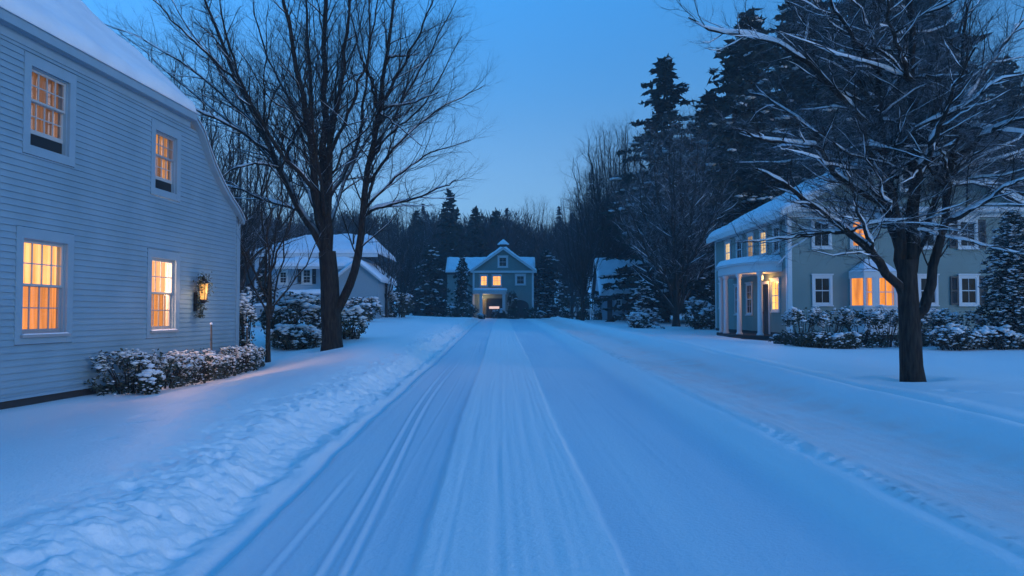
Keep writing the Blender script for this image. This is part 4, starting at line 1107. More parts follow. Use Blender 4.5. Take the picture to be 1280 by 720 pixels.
def right_tree():
    x, y = 7.75, 14.7; z = gz(x, y)
    root = thing('bare_tree', (x, y, z), 'dark spreading tree with snow-laden limbs on the right lawn before the grey-green house', 'tree')
    o = np.array([x, y, z]); pp = lambda l: [W(px, py, y + dy) - o for px, py, dy in l]
    G = Grower(11, .03, .15, snow=True, caps=(.018, .0095, .0060), snow_min=.009, snow_k=1.5)
    G.limbs([(0, 0, -.2)] + pp([(1139, 455, 0), (1138, 420, 0), (1136, 385, 0), (1134, 350, 0), (1133, 325, 0)]), .215, .17, 12, sides=14, base=True)
    S3 = [(5.0, 1.4, 25, 58, .45, 7), (7.5, .74, 25, 60, .55, 5), (19.0, .42, 25, 62, .65, 3)]
    lim = [
      ([(1131, 372, 0), (1110, 340, -.1), (1087, 312, -.3), (1060, 290, -.5), (1027, 267, -.7), (997, 242, -.8), (968, 221, -.9), (945, 212, -.9)], .075, .016),
      ([(1132, 345, 0), (1119, 285, .1), (1111, 225, .2), (1101, 150, .2), (1096, 60, .3), (1092, -40, .3)], .10, .025),
      ([(1137, 340, 0), (1142, 285, 0), (1143, 225, 0), (1141, 130, -.1), (1139, 30, -.1), (1137, -50, -.2)], .115, .03),
      ([(1145, 395, 0), (1158, 372, -.1), (1170, 325, -.2), (1181, 265, -.2), (1188, 215, -.2), (1194, 160, -.3), (1200, 90, -.3), (1207, 10, -.3)], .085, .022),
      ([(1140, 330, 0), (1158, 285, .2), (1172, 235, .4), (1181, 206, .6), (1217, 204, 1.0), (1256, 200, 1.3), (1300, 196, 1.6)], .06, .014),
      ([(1129, 300, 0), (1112, 240, -.3), (1093, 200, -.5), (1083, 183, -.6), (1118, 186, -.8), (1156, 155, -1.0), (1210, 133, -1.3), (1236, 106, -1.5), (1280, 92, -1.7)], .06, .014),
      ([(1128, 330, 0), (1110, 262, .5), (1080, 222, .8), (1051, 202, 1.0), (1015, 162, 1.3), (970, 130, 1.6), (939, 115, 1.8)], .065, .014),
      ([(1112, 262, .3), (1070, 235, -.3), (1040, 215, -.7), (1018, 182, -1.0), (975, 176, -1.3), (946, 172, -1.5), (920, 160, -1.7)], .05, .012),
      ([(1104, 180, .2), (1060, 130, .1), (1010, 80, -.1), (960, 50, -.3), (900, 40, -.5), (860, 22, -.6)], .05, .011),
      ([(1100, 140, .2), (1055, 80, .7), (1000, 20, 1.2), (950, -30, 1.6)], .05, .012),
      ([(1142, 150, 0), (1170, 90, .6), (1200, 30, 1.0), (1225, -30, 1.3)], .05, .012),
      ([(1190, 200, -.2), (1230, 170, -.6), (1270, 150, -1.0), (1320, 140, -1.4)], .045, .012),
      ([(1196, 140, -.3), (1230, 90, .2), (1265, 40, .6), (1300, 0, .9)], .045, .012),
      ([(1178, 280, -.2), (1215, 262, -.8), (1255, 235, -1.3), (1300, 215, -1.7)], .04, .010),
      ([(1098, 90, .2), (1060, 40, -.6), (1030, -20, -1.2)], .045, .012),
      ([(1141, 110, 0), (1120, 50, -1.0), (1105, -20, -1.8)], .045, .012),
      ([(1120, 290, 0), (1085, 262, 1.2), (1050, 250, 2.0), (1010, 225, 2.8)], .045, .011),
      ([(1143, 230, 0), (1165, 180, -1.2), (1190, 120, -2.0), (1220, 60, -2.6)], .05, .012),
      ([(1112, 232, .2), (1090, 150, 1.4), (1075, 80, 2.2), (1060, 0, 2.8)], .05, .012),
      ([(1095, 318, -.2), (1078, 280, -.9), (1066, 245, -1.3), (1058, 205, -1.6)], .03, .008),
    ]
    for pts, a, b in lim:
        Q, rr = G.limbs(pp(pts), a * 1.3, b * 1.1, 16, .025, 8)
        G.spawn(Q, rr, 0, S3, .14)
    rg = np.random.RandomState(4); st = []; tg = []
    bases = [(1111, 225, .2), (1143, 225, 0), (1119, 285, .1), (1186, 230, -.2), (1080, 222, .8), (1096, 60, .3), (1140, 100, -.1), (1172, 235, .4), (1060, 290, -.5), (1101, 150, .2), (1194, 160, -.3), (1051, 202, 1.0)]
    for i in range(64):
        bpx, bpy, bdy = bases[i % len(bases)]
        tx = bpx + rg.uniform(-170, 190); ty = bpy - rg.uniform(-10, 170) + abs(tx - bpx) * .15
        st.append((bpx, bpy, bdy)); tg.append((max(tx, 905), ty, bdy + rg.uniform(-2.0, 2.0)))
    G.fill(pp(st), pp(tg), .030, .008, S3)
    G.finish(root, M_BARK, M_TWIG2, M_SNOW)
right_tree()

# =================================================================== generic bare trees
def bare_tree(name, x, y, h, spread, label, seed, group=None, fork=.18, nl=11, spec=None, twig_m=None, r0=None, snow=False, lean=.0, z=None, asc=1.0, thick=1.0):
    z = gz(x, y) if z is None else z
    root = thing(name, (x, y, z), label, 'tree', group)
    kk = max(1.0, y / 38); G = Grower(seed, .07, .12, snow=snow, caps=(.03 * kk, .014 * kk, .0085 * kk), snow_min=.022, snow_k=1.6); rng = G.r
    r0 = r0 or h * .018
    top = np.array([lean, 0, h * fork])
    Pt, rt = G.limbs([(0, 0, -.2), top * .5, top, top + np.array([lean, .1, h * .12])], r0, r0 * .7, 8, 0, 8, base=True)
    spec = spec or [(1.5, h * .16, 20, 42, .5, 6), (2.6, h * .09, 22, 48, .55, 4), (3.4, h * .055, 22, 50, .6, 3)]
    spec = [(a, b, c, d, e, f) for a, b, c, d, e, f in spec]
    for i in range(nl):
        a = i * 2.4 + rng.uniform(-.3, .3); q = (i + .5) / nl; rad = spread * (q ** .6) * rng.uniform(.8, 1.1)
        H = h * (1.02 - .42 * q ** 1.6 * rng.uniform(.7, 1.1)) * asc
        s = Pt[3 + int(rng.uniform(0, 4.9))]
        e = np.array([math.cos(a) * rad + lean, math.sin(a) * rad, H])
        m1 = s + (e - s) * np.array([.42, .42, .30]); m2 = s + (e - s) * np.array([.78, .78, .66])
        Q, rr = G.limbs([s, m1, m2, e], r0 * .45, r0 * .07, 12, h * .006, 6)
        G.spawn(Q, rr, 0, spec, .14)
    # thicken the finest wood so that far twigs keep their body
    G.finish(root, M_BARK, twig_m or M_TWIGD, M_SNOW)
    return root

# young tree by the corner of the white house
bare_tree('young_tree', *Lworld(22.3, .55, 0)[:2], 7.6, 2.3, 'slender twiggy young tree just beyond the corner of the white house', 101, nl=9, r0=.075, twig_m=M_TWIG, fork=.22,
          spec=[(2.4, 1.5, 20, 45, .5, 6), (4, .8, 22, 50, .55, 4), (5, .45, 22, 55, .6, 3)])
# the fan-shaped tree before the barn
bare_tree('bare_tree', (845 - 640) / 950 * 54, 54, 14.2, 5.6, 'fan-shaped bare tree with dense rising branches left of the grey-green house', 103, nl=22, r0=.27, twig_m=M_TWIG3, fork=.10,
          spec=[(2.6, 2.7, 22, 48, .5, 6), (3.8, 1.5, 22, 50, .6, 4), (5.6, .9, 22, 55, .8, 3)], snow=True)
A = bare_tree('bare_tree', (728 - 640) / 950 * 64, 64, 9.6, 2.6, 'small dense reddish tree at the end of the road, right side', 105, nl=18, r0=.14, twig_m=M_TWIGR, fork=.22,
          spec=[(2.6, 1.6, 12, 30, .5, 5), (3.6, 1.0, 12, 34, .6, 4), (4.0, .7, 14, 36, .7, 3)], asc=1.05)
B = bare_tree('bare_tree', (483 - 640) / 950 * 56, 56, 6.6, 2.4, 'small snowy tree with a dark trunk on the far left lawn', 107, nl=12, r0=.10, twig_m=M_TWIG3, fork=.3, snow=True,
          spec=[(1.8, 1.4, 20, 45, .5, 5), (2.8, .8, 22, 48, .55, 4), (3.2, .5, 22, 50, .6, 3)])
C = bare_tree('bare_tree', (775 - 640) / 950 * 78, 78, 19.5, 5.8, 'tall bare tree behind the fan-shaped tree, its tips against the sky', 109, nl=22, r0=.3, twig_m=M_TWIGD, fork=.12,
          spec=[(1.9, 3.2, 24, 55, .5, 5), (2.8, 1.9, 26, 58, .65, 4), (4.2, 1.1, 26, 60, .9, 3)])
D = bare_tree('bare_tree', (300 - 640) / 950 * 42, 42, 12.5, 4.6, 'twiggy tree behind the young tree at the white house corner', 111, nl=16, r0=.2, twig_m=M_TWIG2, fork=.12,
          spec=[(2.4, 2.3, 18, 42, .5, 5), (3.6, 1.3, 20, 48, .6, 4), (4.2, .8, 20, 50, .8, 3)])
GB = 'bare trees behind the houses'
for src, px, Y, sc, rz, lab in [
    (C, 505, 92, .72, 1.0, 'bare tree filling the gap right of the pale hip-roofed house'),
    (C, 455, 84, .68, 2.2, 'bare tree rising right behind the pale hip-roofed house'),
    (C, 548, 104, .72, 3.1, 'bare tree just left of the dark spruce spire at the end of the road'),
    (C, 670, 116, .88, 4.0, 'round-crowned bare tree behind the gabled house at the end of the road'),
    (C, 715, 98, .78, .5, 'bare tree behind the small reddish tree'),
    (D, 350, 60, .95, 2.0, 'bare tree left behind the pale hip-roofed house'),
    (D, 262, 36, .92, 4.2, 'bare tree showing over the curved end of the white house roof'),
    (D, 398, 78, 1.0, 5.2, 'bare tree straight behind the pale hip-roofed house'),
    (D, 215, 44, 1.25, 1.2, 'bare tree standing behind the white house roof'),
    (C, 872, 74, 1.02, 1.9, 'bare tree between the pointed pine and the broad pine'),
    (C, 762, 76, .95, 3.6, 'bare tree whose tips rise left of the pointed pine'),
    (C, 812, 92, .9, 2.9, 'bare tree far behind the left side of the fan-shaped tree')]:
    x = (px - 640) / 950 * Y; copy_tree(src, (x, Y, gz(x, Y)), rz, sc, lab, GB)

# =================================================================== conifers
def conifer(px, Y, ytop, r, label, seed, name='pine_tree', cat='tree', group=None, **k):
    x = (px - 640) / 950 * Y; z = gz(x, Y); h = W(px, ytop, Y)[2] - z
    root = thing(name, (x, Y, z), label, cat, group)
    conifer_mesh(root, h, r, seed, **k)
    return root, h
GP = 'tall dark pines behind the grey-green house'
pk = dict(step=.62, needle=.46, snow=.17, droop=.12, dens=1.8, ssize=.34, nb=11, ragged=.5, power=.62, bare=.05)
p1, h1 = conifer(832, 66, 66, 6.6, 'tall pointed dark pine against the sky, leftmost of the tall pines', 201, group=GP, **{**pk, 'power': .7, 'ragged': .75, 'nb': 8})
p2, h2 = conifer(940, 58, 12, 7.0, 'broad dark pine with snow clumps directly above the far end of the grey-green house', 202, group=GP, **pk)
for src, hh, px, Y, yt, rz, wx, lab in [
    (p2, h2, 1012, 60, -30, 2.0, 1.0, 'dark pine above the portico roof, second from the left of the close group'),
    (p2, h2, 1085, 57, -40, 4.1, .95, 'dark pine behind the left rake of the gable'),
    (p1, h1, 1130, 64, -60, 1.0, 1.3, 'narrow dark pine behind the gable peak'),
    (p2, h2, 1175, 60, 0, 5.3, .9, 'dark pine behind the right rake of the gable'),
    (p1, h1, 890, 68, 110, 3.0, 1.2, 'shorter dark pine between the pointed pine and the broad pine'),
    (p2, h2, 1260, 66, 70, .9, .9, 'dark pine at the right edge behind the blue spruce')]:
    x = (px - 640) / 950 * Y; z = gz(x, Y); s = (W(px, yt, Y)[2] - z) / hh
    copy_tree(src, (x, Y, z), rz, (s * wx, s * wx, s), lab, GP)
conifer(1268, 27.5, 262, 1.55, 'dense blue spruce dusted with snow beside the right windows of the grey-green house', 210, 'spruce_tree', step=.22, needle=.11, leaf_m=M_SPRUCE, snow=.38, droop=.30, dens=1.5, ssize=.075, nb=12, ragged=.3, power=.62, bare=.03)
e1, he = conifer(562, 100, 236, 4.4, 'dark spruce spire standing above the woods at the end of the road', 211, 'spruce_tree', step=.7, needle=.5, snow=.06, droop=.25, dens=1.8, ssize=.22, nb=9)
s1, hs = conifer(538, 78, 305, 2.2, 'snow-covered evergreen left of the gabled house, next to the road end', 212, 'spruce_tree', step=.40, needle=.26, snow=.17, droop=.30, dens=1.4, ssize=.20, nb=10, ragged=.6, power=.6)
GE = 'snowy evergreens round the gabled house'
s1['group'] = GE
for src, hh, px, Y, yt, rz, wx, lab in [
    (e1, he, 594, 108, 258, 1.0, 1.1, 'dark evergreen behind the left roof of the gabled house'),
    (e1, he, 620, 118, 262, 2.0, 1.2, 'dark evergreen peeking over the gable peak at the road end'),
    (e1, he, 520, 106, 262, 3.0, 1.1, 'dark evergreen left of the spruce spire'),
    (s1, hs, 578, 82, 318, 2.2, .75, 'snowy evergreen in front of the left wing of the gabled house'),
    (s1, hs, 683, 88, 312, .4, 1.25, 'snowy evergreen touching the right side of the gabled house'),
    (s1, hs, 885, 52, 352, 5.0, .9, 'snowy evergreen between the fan-shaped tree and the portico'),
    (s1, hs, 330, 46, 320, 1.5, .85, 'snowy evergreen between the white house and the pale hip-roofed house')]:
    x = (px - 640) / 950 * Y; z = gz(x, Y); s = (W(px, yt, Y)[2] - z) / hh
    copy_tree(src, (x, Y, z), rz, (s * wx, s * wx, s), lab, GE)
conifer(803, 47, 350, 1.35, 'small layered fir with drooping snowy boughs before the fan-shaped tree', 214, 'fir_tree', step=.42, needle=.15, snow=.5, droop=.35, dens=1.3, ssize=.13, nb=8, ragged=.5, power=.6, bare=.1)

# evergreen shrub under the left tree
gsh(378, 26.5, 1.35, .9, 1.75, 'wide dark evergreen bush with snow under the tall left tree', seed=71, n=3800, leaf=.075, snow=.35, ssize=.09)
gsh(368, 25.2, .95, .6, .8, 'low snow-laden bush in front of the wide dark bush by the left tree', seed=72, n=1900, leaf=.06, snow=.6, ssize=.085)
gsh(436, 27.5, .62, .6, 1.2, 'rounded snowy bush on the right side of the tall left tree trunk', seed=73, n=1500, leaf=.065, snow=.5, ssize=.085)
gsh(452, 47, 1.3, .8, 1.5, 'low dark bush before the gabled wing of the pale house', seed=74, n=1500, leaf=.09, snow=.4, ssize=.12)
gsh(497, 58, 1.2, .9, 1.9, 'dark bush behind the small snowy tree on the far left lawn', seed=75, n=1300, leaf=.10, snow=.3, ssize=.13)
gsh(797, 45.5, .62, .5, 1.0, 'snow-smothered shrub at the foot of the small layered fir', seed=76, n=1000, leaf=.07, snow=.7, ssize=.11)
gsh(872, 47, .95, .7, 1.9, 'snowy shrub right of the fan-shaped tree trunk', seed=77, n=1500, leaf=.08, snow=.5, ssize=.1)
gsh(893, 46, .9, .7, 1.5, 'snowy shrub beside the far end of the portico', seed=78, n=1300, leaf=.08, snow=.5, ssize=.1)
gsh(717, 72, 1.25, .9, 2.2, 'clipped dark yew left of the small reddish trunk', seed=79, n=1500, leaf=.12, leaf_m=M_GREEN, snow=.08, ssize=.12, boxy=2.4)
gsh(738, 71, 1.15, .9, 2.1, 'clipped dark yew right of the small reddish trunk', seed=80, n=1500, leaf=.12, leaf_m=M_GREEN, snow=.08, ssize=.12, boxy=2.4)
gsh(652, 80, 1.55, .9, 1.15, 'low dark clipped hedge before the archway of the gabled house', seed=81, n=1700, leaf=.11, leaf_m=M_GREEN, snow=.03, ssize=.1, boxy=2.4)
gsh(640.5, 84, .5, .5, 2.9, 'upright dark yew beside the archway of the gabled house', seed=82, n=1000, leaf=.11, leaf_m=M_GREEN, snow=.03, ssize=.1, boxy=1.8)
gsh(624, 82, .85, .5, .95, 'small bush before the porch of the gabled house', seed=83, n=900, leaf=.1, snow=.25, ssize=.1)
gsh(575, 77, 1.7, .9, 1.6, 'round dark bush at the left foot of the gabled house', seed=84, n=1500, leaf=.11, snow=.2, ssize=.13)
gsh(602, 79, .42, .4, .6, 'little snowy bush by the lit porch column', seed=85, n=500, leaf=.09, snow=.7, ssize=.1)
gsh(674, 80, .7, .6, .8, 'little snowy bush at the right corner of the gabled house', seed=86, n=600, leaf=.09, snow=.6, ssize=.11)

# =================================================================== far houses
def gabled_house():
    Y0 = 86.0; g = gz(0, Y0); sc = Y0 / 950
    X = lambda px: (px - 640) * sc
    Zp = lambda py: float(W(640, py, Y0)[2])
    ox = X(630)
    H = thing('gabled_house', (ox, Y0, g), 'small grey-green house with a central gable and amber windows at the end of the road', 'house')
    T = lambda s, n, z: (s - ox, -n, z - g)
    x0, x1 = X(591), X(667); ez = Zp(338); rz = Zp(311)
    mb = MB(T); holes = []
    siding(mb, x0, x1, g - .3, ez, holes, .22, .03)
    c = (x0 + x1) / 2; k = (rz - ez) / ((x1 - x0) / 2)
    siding(mb, x0, x1, ez, rz - .05, [], .22, .03, lambda z: (x0 + (z - ez) / k, x1 - (z - ez) / k))
    w = mb.build('wall', M_GREY, H, recalc=False)
    mb = MB(T); mb.box(x1 - .05, x1, -7, -.02, g - .3, ez); mb.box(x0, x0 + .05, -7, -.02, g - .3, ez); mb.box(x0, x1, -7.05, -7, g - .3, ez)
    mb.box(X(557), x0 - .01, -6.5, -2.0, g - .3, Zp(342)); mb.build('wall', M_GREY, H)
    ov = .35
    r = MB(T); r.prism([(x0 - ov, ez - ov * k), (c, rz), (x1 + ov, ez - ov * k), (x1 + ov, ez - ov * k + .14), (c, rz + .15), (x0 - ov, ez - ov * k + .14)], .35, -4.0)
    zr = Zp(320); ze = Zp(341)
    r.prism([(-1.6, ze), (-4.2, zr), (-6.8, ze), (-6.8, ze + .12), (-4.2, zr + .12), (-1.6, ze + .12)], X(556), X(669), ax=0)
    roof = r.build('roof', M_ROOF, H)
    def TT(s, n, z): return T(s, n, z)
    snow_slab('roof_snow', TT(X(555), -1.5, ze + .12), TT(X(670), -1.5, ze + .12), TT(X(670), -4.2, zr + .12), TT(X(555), -4.2, zr + .12), .25, roof, 40, 12, 21, amp=.8)
    for sg in (-1, 1):
        e = x0 - ov if sg < 0 else x1 + ov
        snow_slab('roof_snow', TT(e, .38, ez - ov * k + .14), TT(e, -4.0, ez - ov * k + .14), TT(c, -4.0, rz + .15), TT(c, .38, rz + .15), .22, roof, 20, 20, 22 + sg, amp=.5)
    t = MB(T)
    t.box(x0 - .2, x1 + .2, .03, .32, ez - .28, ez - .04); t.box(x0 - .02, x0 + .2, .03, .09, g, ez - .28); t.box(x1 - .2, x1 + .02, .03, .09, g, ez - .28)
    for sg in (-1, 1):
        pl = [(x0 - ov, ez - ov * k - .1), (c, rz - .12), (c, rz + .12), (x0 - ov, ez - ov * k + .12)]
        if sg > 0: pl = [(2 * c - a, b) for a, b in pl]
        t.prism(pl, .352 + .003 * sg, .40)
    t.build('trim_board', M_GTRIM, H)
    flat_window(H, T, X(601), X(608.5), Zp(357), Zp(345), LM_FAR, n=.04, cas=.12)
    flat_window(H, T, X(616), X(626), Zp(357), Zp(345), LM_FAR, n=.04, cas=.12)
    flat_window(H, T, X(646), X(655), Zp(355), Zp(345), M_GLASS, n=.04, cas=.20)
    flat_window(H, T, X(624), X(633), Zp(333), Zp(322), M_GLASS, n=.04, cas=.18)
    # porch
    p = MB(T); pz = Zp(368); p.box(X(594), X(633), .05, 1.7, pz, pz + .28); p.box(X(592), X(634), .05, 1.8, pz + .28, pz + .42)
    porch = p.build('porch', M_GTRIM, H)
    snow_slab('roof_snow', T(X(592), 1.8, pz + .43), T(X(634), 1.8, pz + .43), T(X(634), .1, pz + .6), T(X(592), .1, pz + .6), .15, porch, 20, 8, 25)
    for px in (602, 630):
        q = MB(T); q.box(X(px) - .17, X(px) + .17, 1.35, 1.65, g - .2, pz); q.build('column', M_GTRIM, porch, bevel=.02)
    d = MB(T); d.box(X(608), X(628), .04, .10, g, Zp(373)); d.build('doorway', M_BLACK, H)
    d = MB(T); d.box(X(611.5), X(624), .105, .14, Zp(386), Zp(383)); d.build('transom_light', lit_mat('pink_light', (.9, .55, .5), (1, .75, .68), 1.0, 1, 0), H)
    d = MB(T); d.box(X(603), X(607), .1, .14, g + .3, Zp(374)); d.build('sidelight', LM_SIDE, H)
    ld = bpy.data.lights.new('porch_lamp', 'POINT'); ld.energy = 3.5; ld.color = (1, .62, .28); ld.shadow_soft_size = .15
    lo = bpy.data.objects.new('porch_bulb', ld); COL.objects.link(lo); lo.parent = H; lo.location = T(X(606), .9, pz - .35)
    # garage archway
    a = MB(T); zt = Zp(375); pts = [(X(639), g)] + [(X(639) + 1.0 - 1.0 * math.cos(q), zt - .7 + .7 * math.sin(q)) for q in np.linspace(0, math.pi / 2, 6)] + [(X(661) - 1.0 + 1.0 * math.sin(q), zt - .7 + .7 * math.cos(q)) for q in np.linspace(0, math.pi / 2, 6)] + [(X(661), g)]
    a.prism(pts, .04, .08); a.build('archway', M_BLACK, H)
    # cupola on the ridge
    q = MB(T); q.box(c - .42, c + .42, -1.4, -.5, rz - .2, rz + .55); cu = q.build('cupola', M_BLACK, roof)
    q = MB(T); q.lathe((c, -.95, rz + .55), [(.68, 0), (.66, .1), (.35, .38), (.06, .62)], 4); q.build('cupola_snow', M_RSNOW, cu, smooth=False)
gabled_house()

def hip_house():
    Y0 = 55.0; sc = Y0 / 950; X = lambda px: (px - 640) * sc; Zp = lambda py: float(W(640, py, Y0)[2])
    g = gz(X(400), Y0) - .2; ox = X(400)
    H = thing('hip_roofed_house', (ox, Y0, g), 'pale blue-grey house with broad snowy roofs behind the tall left tree', 'house')
    T = lambda s, n, z: (s - ox, -n, z - g)
    x0, x1 = X(318), X(442)
    ez = Zp(318)
    mb = MB(T); siding(mb, x0, x1, g - .3, ez, [], .2, .03); mb.build('wall', M_PALE, H, recalc=False)
    mb = MB(T); mb.box(x0, x0 + .05, -8, -.02, g - .3, ez); mb.box(x1 - .05, x1, -8, -.02, g - .3, ez); mb.box(x0, x1, -8.05, -8, g - .3, ez); mb.build('wall', M_PALE, H)
    rz = Zp(288)
    r = MB(T); o = .4; zc = ez
    A_, B_, C_, D_ = (x0 - o, o, zc), (x1 + o + 1.4, o, zc), (x1 + o + 1.4, -8.4, zc), (x0 - o, -8.4, zc); E_, F_ = (X(372), -4, rz), (X(447), -4, rz)
    i = 0; r.v = [r.T(*q) for q in (A_, B_, C_, D_, E_, F_)]; r.f = [(0, 1, 5, 4), (1, 2, 5), (2, 3, 4, 5), (3, 0, 4), (3, 2, 1, 0)]; r.m = [0] * 5
    roof = r.build('roof', M_ROOF, H)
    off = lambda q: T(q[0], q[1], q[2] + .03)
    snow_slab('roof_snow', off(A_), off(B_), off(F_), off(E_), .22, roof, 50, 16, 31, amp=.5)
    snow_slab('roof_snow', off(B_), off(C_), off(F_), off(F_), .2, roof, 20, 12, 32)
    snow_slab('roof_snow', off(D_), off(A_), off(E_), off(E_), .2, roof, 20, 12, 33)
    f = MB(T); f.box(x0 - o, x1 + o + 1.4, o + .002, o + .04, zc - .22, zc + .02); f.box(x0 - o, x1 + o, .04, o, zc - .2, zc - .16); f.build('fascia', M_GTRIM, roof)
    # lower pent roof across the front
    pz1, pz0 = Zp(323), Zp(335)
    p = MB(T); p.prism([(.02, pz1 - .15), (1.5, pz0 - .15), (1.5, pz0), (.02, pz1)], X(345), X(442), ax=0); pr = p.build('pent_roof', M_GTRIM, H)
    snow_slab('roof_snow', T(X(344), 1.6, pz0), T(X(443), 1.6, pz0), T(X(443), .05, pz1), T(X(344), .05, pz1), .22, pr, 40, 10, 34, amp=.7)
    flat_window(H, T, X(379), X(388), Zp(354), Zp(337), M_GLASS, n=.04, cas=.12, shutters=True)
    flat_window(H, T, X(350), X(358), Zp(354), Zp(340), M_GLASS, n=.04, cas=.12)
    # gabled wing on the right
    a, b = X(428), X(478); wz = Zp(350); az = Zp(330); c = (a + b) / 2; k = (az - wz) / ((b - a) / 2)
    mb = MB(T); siding(mb, a, b, g - .3, wz, [], .2, .03, n0=1.9); siding(mb, a, b, wz, az, [], .2, .03, lambda z: (a + (z - wz) / k, b - (z - wz) / k), n0=1.9)
    mb.build('wall', M_BLUEG, H, recalc=False)
    mb = MB(T); mb.box(b - .05, b, -5, 1.88, g - .3, wz); mb.box(a, a + .05, .05, 1.88, g - .3, wz); mb.build('wall', M_BLUEG, H)
    r = MB(T); r.prism([(a - .3, wz - .3 * k), (c, az), (b + .3, wz - .3 * k), (b + .3, wz - .3 * k + .12), (c, az + .12), (a - .3, wz - .3 * k + .12)], 2.2, -5.0); rw = r.build('wing_roof', M_GTRIM, H)
    for sg in (-1, 1):
        e = a - .3 if sg < 0 else b + .3
        snow_slab('roof_snow', T(e, 2.25, wz - .3 * k + .12), T(e, -5.0, wz - .3 * k + .12), T(c, -5.0, az + .12), T(c, 2.25, az + .12), .2, rw, 20, 16, 36 + sg)
    ch = MB(T); ch.tube((X(437), -1.2, Zp(305)), (X(437), -1.2, Zp(291)), .07, .07, 8); ch.build('vent_pipe', M_BLACK, roof)
hip_house()

def barn():
    Y0 = 70.0; sc = Y0 / 950; X = lambda px: (px - 640) * sc; Zp = lambda py, Y=Y0: float(W(640, py, Y)[2])
    g = gz(X(775), Y0); ox = X(775)
    H = thing('barn', (ox, Y0, g), 'low barn with a huge steep snow-covered roof behind the layered fir', 'barn')
    T = lambda s, n, z: (s - ox, -n, z - g)
    x0, x1 = X(753), X(838); ez = Zp(369)
    mb = MB(T); siding(mb, x0, x1, g - .3, ez, [], .2, .03); mb.build('wall', M_PALE, H, recalc=False)
    rz = Zp(325, Y0 + 3.4)
    r = MB(T); r.prism([(.4, ez - .2), (-3.4, rz), (-7.2, ez - .2), (-7.2, ez - .05), (-3.4, rz + .15), (.4, ez - .05)], x0 - .3, x1 + .3, ax=0); roof = r.build('roof', M_ROOF, H)
    r = MB(T); r.prism([(-.02, g - .3), (-6.8, g - .3), (-6.8, ez - .1), (-3.4, rz - .1), (-.02, ez - .1)], x0, x0 + .06, ax=0); r.prism([(-.02, g - .3), (-6.8, g - .3), (-6.8, ez - .1), (-3.4, rz - .1), (-.02, ez - .1)], x1 - .06, x1, ax=0); r.build('wall', M_PALE, H)
    snow_slab('roof_snow', T(x0 - .35, .5, ez - .06), T(x1 + .35, .5, ez - .06), T(x1 + .35, -3.4, rz + .16), T(x0 - .35, -3.4, rz + .16), .3, roof, 40, 18, 41, amp=.6)
    snow_slab('roof_snow', T(x1 + .35, -7.3, ez - .06), T(x0 - .35, -7.3, ez - .06), T(x0 - .35, -3.4, rz + .16), T(x1 + .35, -3.4, rz + .16), .3, roof, 20, 12, 42)
    d = MB(T); d.box(X(759), X(765), .04, .09, g, Zp(373)); d.build('door', M_SHUT, H)
    flat_window(H, T, X(770), X(776), Zp(388), Zp(375), M_GLASS, n=.04, cas=.12)
barn()

# =================================================================== parked car under snow
def car():
    x, y = (372 - 640) / 950 * 40, 40.0; z = gz(x, y)
    C_ = thing('parked_car', (x, y, z), 'pale parked car under snow, half hidden by the wide dark bush on the left', 'car', rz=R(4))
    prof = [(-2.15, .35), (-2.2, .62), (-2.1, .98), (-1.2, 1.08), (-.75, 1.62), (1.35, 1.68), (1.95, 1.15), (2.15, 1.05), (2.2, .5), (2.1, .32)]
    b = MB(); b.prism([(a, q) for a, q in prof], -.88, .88); b.build('body', M_CAR, C_, bevel=.06, smooth=True)
    w = MB()
    for s in (-.885, .885):
        e = .004 * (1 if s > 0 else -1)
        for pl in ([(-1.0, 1.12), (-.66, 1.54), (.10, 1.58), (.10, 1.12)], [(.18, 1.12), (.18, 1.58), (1.28, 1.58), (1.62, 1.15)]):
            w.quad([(a, s + e, q) for a, q in pl])
    w.build('side_window', M_GLASS, C_)
    for sx in (-1.35, 1.35):
        for sy in (-.80, .80):
            t = MB(); t.tube((sx, sy - .1, .33), (sx, sy + .1, .33), .33, .33, 20); q = t.build('wheel', M_RUB, C_)
            t = MB(); t.tube((sx, sy - .11, .33), (sx, sy + .11, .33), .19, .19, 14); t.build('rim', M_GTRIM, q)
    h = MB()
    for s in (-.62, .62): h.box(-2.24, -2.16, s - .2, s + .2, .68, .84)
    h.build('headlight', M_GLASS, C_)
    snow_slab('snow_cap', (-.78, -.86, 1.62), (1.5, -.86, 1.66), (1.5, .86, 1.66), (-.78, .86, 1.62), .24, C_, 20, 14, 51, round_=.3)
    snow_slab('snow_cap', (-2.15, -.84, 1.0), (-1.15, -.84, 1.08), (-1.15, .84, 1.08), (-2.15, .84, 1.0), .16, C_, 14, 12, 52, round_=.25)
car()

